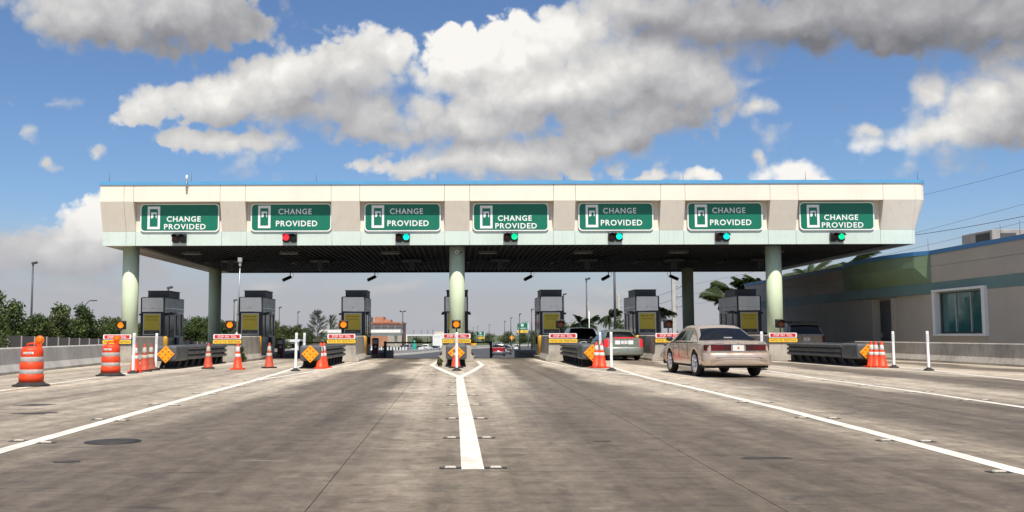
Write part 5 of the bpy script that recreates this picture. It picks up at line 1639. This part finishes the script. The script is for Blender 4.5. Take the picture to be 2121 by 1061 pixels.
palm((25.3, 84, zg(84)), 5.7, 1.8, 'tall palm behind the rightmost booth, left of the green column', 72, 3)
palm((27.6, 88, zg(88)), 6.2, 1.8, 'palm touching the right green column', 72, 4)
palm((26.4, 94, zg(94)), 6.2, 1.8, 'palm between two others behind the rightmost booth', 72, 14)
palm((24.0, 88, zg(88)), 5.2, 1.8, 'leftmost palm behind the rightmost booth', 64, 15)
palm((37.5, 92, zg(92)), 8.6, 2.8, 'palm crown showing above the office roof under the canopy end', 30, 5)
palm((35.0, 96, zg(96)), 7.8, 2.6, 'lower palm crown showing above the office roof', 26, 6)
palm((17.6, 140, zg(140)), 4.7, 1.9, 'palm right of the fifth booth, first in the row', 24, 7)
palm((25.5, 122, zg(122)), 5.4, 2.0, 'palm right of the sixth booth beside the concrete pole', 26, 8)
palm((21.6, 138, zg(138)), 5.6, 1.9, 'palm left of the sixth booth', 26, 9)
palm((20.2, 150, zg(150)), 5.0, 1.9, 'palm in the middle of the row between fifth and sixth booths', 24, 10)
BUSHY = tree_mesh(31, 5.6, 6.0, M_LEAF, 2200, 0.2)
for x, y, s, lab in ((17.5, 165, 0.9, 'dark rounded tree behind the first palm of the right row'), (21.5, 158, 1.0, 'dark rounded tree behind the light pole right of the fifth booth'), (25.0, 152, 1.0, 'dark rounded tree left of the sixth booth'), (34.0, 150, 0.62, 'low tree under the power lines right of the concrete pole'),
                     (39.0, 150, 0.7, 'low tree behind the tan sedan roof'), (30.5, 150, 0.6, 'low tree beside the concrete pole')):
    plant_tree('broadleaf_tree', (x, y, zg(y) - 0.1), x, (s, s, s), BUSHY, lab)
for k in range(10):
    y = 215 + 25 * k
    x = 25.5 + 0.2 * k + max(0.0, (y - 300) * 0.14) + rng.uniform(-2, 2)
    s = rng.uniform(1.05, 1.5)
    plant_tree('broadleaf_tree', (x, y, zg(y) - 0.1), k, (s, s, s), BUSHY, 'dark tree in the far line right of the road behind the green sign', 'far trees right of the road')
for k in range(12):
    x, y = -62 + 11.5 * k + rng.uniform(-2, 2), 600 + rng.uniform(-30, 40)
    s = rng.uniform(0.9, 1.5)
    plant_tree('broadleaf_tree', (x, y, zg(y) - 0.1), k, (s * 1.4, s * 1.4, s), BUSHY, 'tiny dark tree on the horizon beyond the road', 'horizon trees')
sh = thing('shrub', (-9.72, 43.4, 0.0), 0, 'leafy green weed bush growing against the second island barrier', 'shrub')
o = bpy.data.objects.new('foliage', leaf_mesh(41, [(0, 0, 0.35, 0.2, 0.2, 0.33), (0.05, 0, 0.6, 0.14, 0.14, 0.2), (0.1, 0, 0.18, 0.2, 0.2, 0.18)], 420, 0.05, M_LEAF2))
COL.objects.link(o)
o.parent = sh
MB().path([(0, 0, 0), (0.02, 0, 0.3), (0.0, 0, 0.6)], [0.015, 0.012, 0.006], 5).build('stem', M_BARK, sh)
sh2 = thing('shrub', (-0.7, 37.2, 0.0), 0, 'small weed tuft at the foot of the central crash cushion', 'shrub')
o = bpy.data.objects.new('foliage', leaf_mesh(42, [(0, 0, 0.16, 0.12, 0.3, 0.16)], 200, 0.045, M_LEAF2))
COL.objects.link(o)
o.parent = sh2

# ------------------------------------------------------------------ lamp posts
def lamp_post(x, y, top, lab, arm=0.0, r=0.09, grp='lamp posts'):
    z = zg(y)
    t = thing('lamp_post', (x, y, z), 0, lab, 'lamp post', grp)
    h = top - z
    MB().tube((0, 0, 0), (0, 0, h - 0.15), r * 1.25, r * 0.75, 8).build('pole', M_DARKM, t)
    if arm:
        MB().path([(0, 0, h - 1.6), (arm * 0.35, 0, h - 0.7), (arm * 0.75, 0, h - 0.08), (arm, 0, h)], r * 0.55).path([(0, 0, h - 2.2), (arm * 0.4, 0, h - 0.9)], r * 0.4).build('arm', M_DARKM, t)
        bevel(MB().box(arm - 0.1, arm + 0.85, -0.18, 0.18, h - 0.12, h + 0.05).build('lamp_head', M_DARKM, t), 0.05)
    else:
        MB().path([(0, 0, h - 0.3), (0.02, 0, h - 0.1), (0.15, 0, h)], r * 0.5).build('arm', M_DARKM, t)
        b = MB().box(-0.28, 0.5, -0.3, 0.3, -0.16, 0.16).build('lamp_head', M_DARKM, t, (0.12, 0, h + 0.08))
        b.rotation_euler = (0, R(-14), 0)
        bevel(b, 0.06)


lamp_post(-63.5, 144, 12.0, 'tall dark lamp post with angled head at the left edge', r=0.16)
lamp_post(-58.3, 150, 6.7, 'curved-arm street lamp rising from the left trees', arm=1.4, r=0.12)
lamp_post(-42.0, 140, 8.05, 'lamp post head showing above the far left booth roof', r=0.12)
lamp_post(-46.3, 200, 8.4, 'lamp post just left of the thin camera pole', r=0.13)
lamp_post(-48.0, 260, 8.6, 'lamp post right of the second booth', r=0.15)
lamp_post(-49.6, 300, 8.35, 'lamp post midway between second and third booths', r=0.16)
lamp_post(-50.5, 300, 4.5, 'small curved-arm street lamp between second and third booths', arm=1.6, r=0.14)
lamp_post(-44.7, 340, 7.9, 'lamp post behind the narrow feathery tree', r=0.16)
lamp_post(20.0, 150, 9.75, 'slim lamp post between the fifth and sixth booths', r=0.12)
lamp_post(16.25, 100, 10.2, 'dark lamp post reaching behind the canopy edge left of the sixth booth', r=0.13)
lamp_post(21.9, 200, 9.45, 'lamp post at the right shoulder of the fifth booth', r=0.14)
for x, y, top, w in ((19.45, 255, 7.8, 'first'), (18.8, 295, 7.4, 'second'), (19.15, 350, 7.2, 'third'), (19.8, 410, 6.85, 'fourth'), (17.1, 530, 6.7, 'fifth'), (13.0, 640, 6.6, 'sixth'), (11.0, 700, 6.5, 'seventh')):
    lamp_post(x, y, top, 'far lamp post seen between the central column and fifth booth, %s from the booth' % w, r=0.17)
for x, y, top, w in ((-27.5, 600, 2.8, 'leftmost'), (-23.5, 620, 2.9, 'second'), (-20.0, 640, 3.2, 'third'), (-17.3, 660, 3.4, 'rightmost')):
    lamp_post(x, y, top + 1.0, 'tiny far lamp post right of the brick building, %s of four' % w, r=0.16)
hm = thing('high_mast_light', (-17.1, 300, zg(300)), 0, 'tall mast with flood light bar at the right end of the brick building', 'lamp post')
MB().tube((0, 0, 0), (0, 0, 11.8), 0.28, 0.16, 8).build('pole', M_DARKM, hm)
MB().box(-0.95, 0.95, -0.2, 0.2, 11.75, 12.0).box(-0.9, -0.5, -0.3, 0.2, 12.0, 12.2).box(0.5, 0.9, -0.3, 0.2, 12.0, 12.2).build('light_bar', M_DARKM, hm)

# ------------------------------------------------------------------ utility poles and wires
def utility(x, y, top, r, lab, arms=3):
    z = zg(y)
    t = thing('utility_pole', (x, y, z), 0, lab, 'utility pole', 'concrete utility poles')
    bevel(MB().prism([(-r, -r), (r, -r), (r, r), (-r, r)], 0, top - z, 'Z').build('pole', M_POLEC, t), 0.03)
    for k in range(arms):
        h = top - z - 1.2 - 1.3 * k
        MB().path([(r, 0, h), (r + 0.6, 0, h + 0.12), (r + 1.05, 0, h + 0.1)], 0.05).path([(r, 0, h - 0.4), (r + 0.6, 0, h + 0.1)], 0.03).build('insulator_arm', M_GALV, t)


PW = [(29.05, 130, 8.75), (31.6, 190, 9.0), (26.2, 250, 5.5)]
utility(29.05, 130, 8.75, 0.24, 'pale concrete utility pole left of the black rear column')
utility(31.6, 190, 9.0, 0.26, 'pale concrete utility pole just left of the sixth booth')
utility(33.5, 250, 9.6, 0.26, 'pale concrete utility pole behind the slim lamp post', 0)
utility(43.0, 58, 12.8, 0.25, 'near utility pole hidden behind the office building')
t = thing('flag_pole', (15.2, 112, zg(112)), 0, 'thin white pole rising behind the right cones and posts', 'pole')
MB().tube((0, 0, 0), (0, 0, 5.2), 0.06, 0.05, 8).build('pole', M_WHITE, t)
MB().lathe([(0.15, 0), (0.12, 0.15), (0.06, 0.25)], 10).build('base', M_WHITE, t)


def wire(a, b, sag, r, lab):
    a, b = Vector(a), Vector(b)
    o = Vector((a.x, a.y, a.z))
    pts = [a.lerp(b, k / 14) - Vector((0, 0, sag * 4 * (k / 14) * (1 - k / 14))) - o for k in range(15)]
    w = MB().path(pts, r, 5).build('power_line', M_BLACK, None, o)
    tag(w, lab, 'cable', 'overhead power lines')


for k, w in enumerate(('top', 'middle', 'lowest')):
    h = 1.1 + 1.3 * k
    wire((30.3, 130, 8.75 - h), (44.2, 58, 12.8 - h), 0.5, 0.011, '%s power line from the pale pole by the black column toward the office' % w)
    wire((30.3, 130, 8.75 - h), (32.9, 190, 9.0 - h), 0.6, 0.025, '%s power line between the two pale concrete poles' % w)
wire((26.5, 60.0, 7.1), (36.0, 48.0, 8.9), 0.35, 0.017, 'thick power line sloping up to the right over the office roof')
wire((27.5, 62.0, 9.6), (38.0, 48.0, 12.4), 0.35, 0.009, 'faint upper power line sloping up at the right edge')
wire((29.0, 55.0, 6.2), (38.0, 45.0, 8.0), 0.2, 0.016, 'short power line just above the office air conditioner')

# ------------------------------------------------------------------ far buildings, canopy, gantry and signs
bm_ = thing('brick_building', (-34, 420, zg(420)), 0, 'terracotta medical building with flat roof blocks behind the third booth', 'building')
zb = zg(420)
bz = lambda z: z - zb
BO = (34, -420, -zb)
MB().box(-52, -23.9, 420, 445, zb, 5.9).build('wall', M_BRICK, bm_, BO)
for k in range(9):
    x0 = -51.6 + 3.07 * k
    wd = MB().box(x0, x0 + 2.75, 419.9, 420.05, 3.4, 5.55).build('window', mat('brown_spandrel', (0.12, 0.05, 0.04), 0.6), bm_, BO)
    MB().box(x0 + 0.05, x0 + 2.7, 419.85, 419.89, 4.55, 5.5).build('pane', mat('grey_glass', (0.13, 0.15, 0.17), 0.2), wd)
    MB().box(x0 + 0.05, x0 + 2.7, 419.85, 419.89, 3.45, 4.35).build('pane', MATS['grey_glass'], wd)
rf = MB().box(-52.2, -23.7, 419.8, 445.2, 5.9, 6.75).build('parapet', M_BRICK, bm_, BO)
MB().box(-52, -38.6, 424, 440, 6.75, 9.3).build('roof_block', mat('grey_roof_block', (0.3, 0.26, 0.24), 0.8), bm_, BO)
MB().box(-36.5, -32.6, 424, 438, 6.75, 9.2).box(-32.599, -29.4, 425, 436, 6.75, 8.0).build('roof_block', M_BRICK, bm_, BO)
lettering('Kendall Regional Medical Center', 16.5, 0.75, mat('dark_red_lettering', (0.25, 0.015, 0.015), 0.5), bm_, (0.9, -0.25, bz(6.32)), bold=0.02)
o = MB().box(-30.5, -23.95, 419.5, 419.79, zb, 3.2).build('lower_wall', mat('pale_lower_wall', (0.4, 0.34, 0.3), 0.8), bm_, BO)

fc = thing('far_canopy', (-28.6, 270, zg(270)), 0, 'small white canopy of the opposite plaza behind the third island', 'canopy')
z2 = zg(270)
FO = (28.6, -270, -z2)
MB().box(-38.7, -16.0, 270, 282, 1.9, 2.75).build('parapet', mat('far_white_fascia', (0.78, 0.77, 0.72), 0.7), fc, FO)
MB().box(-38.6, -16.1, 270.3, 282, 1.55, 1.895).build('sloped_fascia', M_CREAM, fc, FO)
MB().box(-38.4, -16.2, 270.5, 282, 1.05, 1.545).build('band', M_MINT, fc, FO)
for x in (-36.5, -27.0, -17.4):
    MB().lathe([(0.4, z2), (0.4, 1.05)], 14, (x, 272, 0)).build('column', M_COLUMN, fc, FO)
wb_ = thing('white_low_building', (-46, 262, zg(262)), 0, 'low white flat-roofed building left of the small far canopy', 'building')
MB().box(-4.5, 3.2, -2, 6, 0, 2.6).build('wall', M_WHITE, wb_)
MB().box(-5.0, 3.7, -2.6, 6.4, 2.6, 3.2).build('roof', M_WHITE, wb_)
for k in range(3):
    MB().box(-3.8 + 2.4 * k, -2.4 + 2.4 * k, -2.05, -1.95, 0.9, 2.0).build('window', M_GLASS, wb_)
gn = thing('overhead_gantry', (-11.0, 330, zg(330)), 0, 'white truss gantry spanning the far carriageway left of the central column', 'gantry')
z3 = zg(330)
MB().box(-6.6, -6.25, -0.2, 0.2, 0, 1.3 - z3).box(5.0, 5.35, -0.2, 0.2, 0, 1.3 - z3).build('leg', M_WHITE, gn)
MB().box(-6.6, 7.5, -0.25, 0.25, 1.0 - z3, 1.35 - z3).build('beam', M_WHITE, gn)
tr = MB()
for k in range(12):
    tr.tube((-5.0 + k * 0.95, 0, 1.0 - z3), (-4.6 + k * 0.95, 0, 0.3 - z3), 0.07, n=5).tube((-4.6 + k * 0.95, 0, 0.3 - z3), (-4.1 + k * 0.95, 0, 1.0 - z3), 0.07, n=5)
tr.build('truss', M_WHITE, gn)
w2 = thing('white_low_building', (-2.5, 480, zg(480)), 0, 'long low white building on the horizon left of the central column', 'building')
MB().box(-10, 6, 0, 8, 0, 5.5).build('wall', M_WHITE, w2)
MB().box(-9, -4.5, 1, 6, 5.5, 7.0).build('roof_block', mat('cream_block', (0.6, 0.52, 0.42), 0.8), w2)

gs = thing('road_sign', (28.6, 430, zg(430)), 0, 'green SW 40th St exit sign with yellow EXIT ONLY strip right of the far road', 'sign')
z4 = -zg(430)
MB().box(-2.2, 2.3, -0.1, 0.0, 3.3 + z4, 6.2 + z4).build('green_panel', M_GREEN, gs)
MB().box(-2.2, 2.3, -0.12, 0.0, 2.1 + z4, 3.25 + z4).build('yellow_strip', M_YEL, gs)
MB().box(0.2, 2.25, -0.1, 0.0, 6.25 + z4, 6.95 + z4).build('exit_tab', M_GREEN, gs)
MB().prism(rrect(-0.6, 0.6, 4.9 + z4, 5.95 + z4, 0.2), -0.13, -0.105, 'Y').build('route_shield', M_SIGNW, gs)
lettering('976', 0.8, 0.5, M_INK, gs, (0, -0.14, 5.42 + z4))
lettering('SW 40TH ST', 3.6, 0.62, M_SIGNW, gs, (0.05, -0.12, 4.0 + z4), bold=0.02)
lettering('EXIT       ONLY', 3.6, 0.6, M_INK, gs, (0.05, -0.13, 2.7 + z4), bold=0.02)
lettering('EXIT 25', 1.6, 0.4, M_SIGNW, gs, (1.22, -0.12, 6.6 + z4), bold=0.01)
MB().tube((2.6, 0.1, 0), (2.6, 0.1, 6.5 + z4), 0.2, 0.16, 8).tube((2.6, 0.1, 5.4 + z4), (-2.0, 0.1, 5.4 + z4), 0.1, n=6).tube((2.6, 0.1, 3.6 + z4), (-2.0, 0.1, 3.6 + z4), 0.1, n=6).build('support', M_GALV, gs)
g2 = copy_tree(gs)
g2.location = (14.2, 610, zg(610) - 2.9)
tag(g2, 'small far green exit sign just right of the central column')
od = thing('warning_sign', (18.9, 340, zg(340)), 0, 'orange diamond lane-shift sign beside the far road', 'sign')
MB().prism([(0, 3.0), (0.86, 3.86), (0, 4.72), (-0.86, 3.86)], -0.06, -0.02, 'Y').build('panel', M_ORANGE_S, od)
sy = MB()
for s, dx in ((0, -0.25), (1, 0.25)):
    sy.face([(dx - 0.06 + 0.1 * s, -0.065, 3.5), (dx + 0.06 + 0.1 * s, -0.065, 3.5), (dx + 0.06, -0.065, 3.95), (dx - 0.06, -0.065, 3.95)])
    sy.face([(dx - 0.17, -0.065, 3.95), (dx + 0.17, -0.065, 3.95), (dx, -0.065, 4.22)])
sy.build('arrows', M_INK, od)
MB().tube((0, 0, 0), (0, 0, 4.5), 0.07, n=6).build('post', M_GALV, od)
for x, y, m_, lab in ((2.6, 300, M_YEL, 'yellow diamond sign, leftmost of the tiny roadside signs'), (3.7, 310, M_ORANGE_S, 'small red-orange diamond sign among the tiny roadside signs'), (4.7, 305, M_ORANGE_S, 'orange square-on diamond, third of the tiny roadside signs'), (5.6, 320, M_YEL, 'yellow diamond sign, rightmost of the tiny roadside signs')):
    t = thing('warning_sign', (x, y, zg(y)), 0, lab, 'sign', 'tiny roadside signs')
    MB().prism([(0, 1.2), (0.6, 1.8), (0, 2.4), (-0.6, 1.8)], -0.05, 0.0, 'Y').build('panel', m_, t)
    MB().tube((0, 0.04, 0), (0, 0.04, 2.2), 0.05, n=6).build('post', M_GALV, t)
# median barrier beyond the booths, laid along the curve of the road
md = thing('median_barrier', (-10.8, 145, zg(145)), 0, 'low grey median barrier curving away beyond the booths', 'barrier')
pts = []
for (ya_, xa_), (yb_, xb_) in zip(MEDIAN, MEDIAN[1:]):
    n = max(1, round((yb_ - ya_) / 9.0))
    for k in range(n):
        pts.append((xa_ + (xb_ - xa_) * k / n, ya_ + (yb_ - ya_) * k / n))
prof = jersey(0.24, 0.6, 0.85, 0.08, 0.3)
for a, b in zip(pts, pts[1:]):
    dx, dy = b[0] - a[0], b[1] - a[1]
    L = math.hypot(dx, dy)
    nx, ny = dy / L, -dx / L
    ring = lambda p: [(p[0] + nx * u + 10.8, p[1] + ny * u - 145, v + zg(p[1]) - zg(145) - 0.06) for u, v in prof]
    MB().loft([ring((a[0] + dx * 0.004, a[1] + dy * 0.004)), ring((b[0] - dx * 0.004, b[1] - dy * 0.004))], True, True, False).build('barrier_unit', M_CONC_L, md)
tk = tag(bevel(MB().lathe([(0.45, 0), (0.5, 0.3), (0.5, 2.0), (0.35, 2.5), (0.2, 2.7), (0.2, 2.9)], 14).build('green_container', mat('turquoise_plastic', (0.02, 0.38, 0.28), 0.5), None, (-11.3, 252, zg(252))), 0.02), 'turquoise upright container between the two far pickups', 'container')
# water filled blocks and posts beside the far lanes
for k in range(12):
    x, y = -20.6 + 0.7 * k, 232 + 0.9 * k
    o = MB().prism([(-0.2, 0), (0.2, 0), (0.16, 1.0), (-0.16, 1.0)], -0.1, 0.1, 'Y').build('channel_post', M_WHITE, None, (x, y, zg(y) + 0.55))
    o.location.z = zg(y)
    o.scale = (0.8, 1, 1.25)
    tag(o, '%s white divider post from the left on the far carriageway' % (['first'] + TH)[k], 'post', 'row of white divider posts')
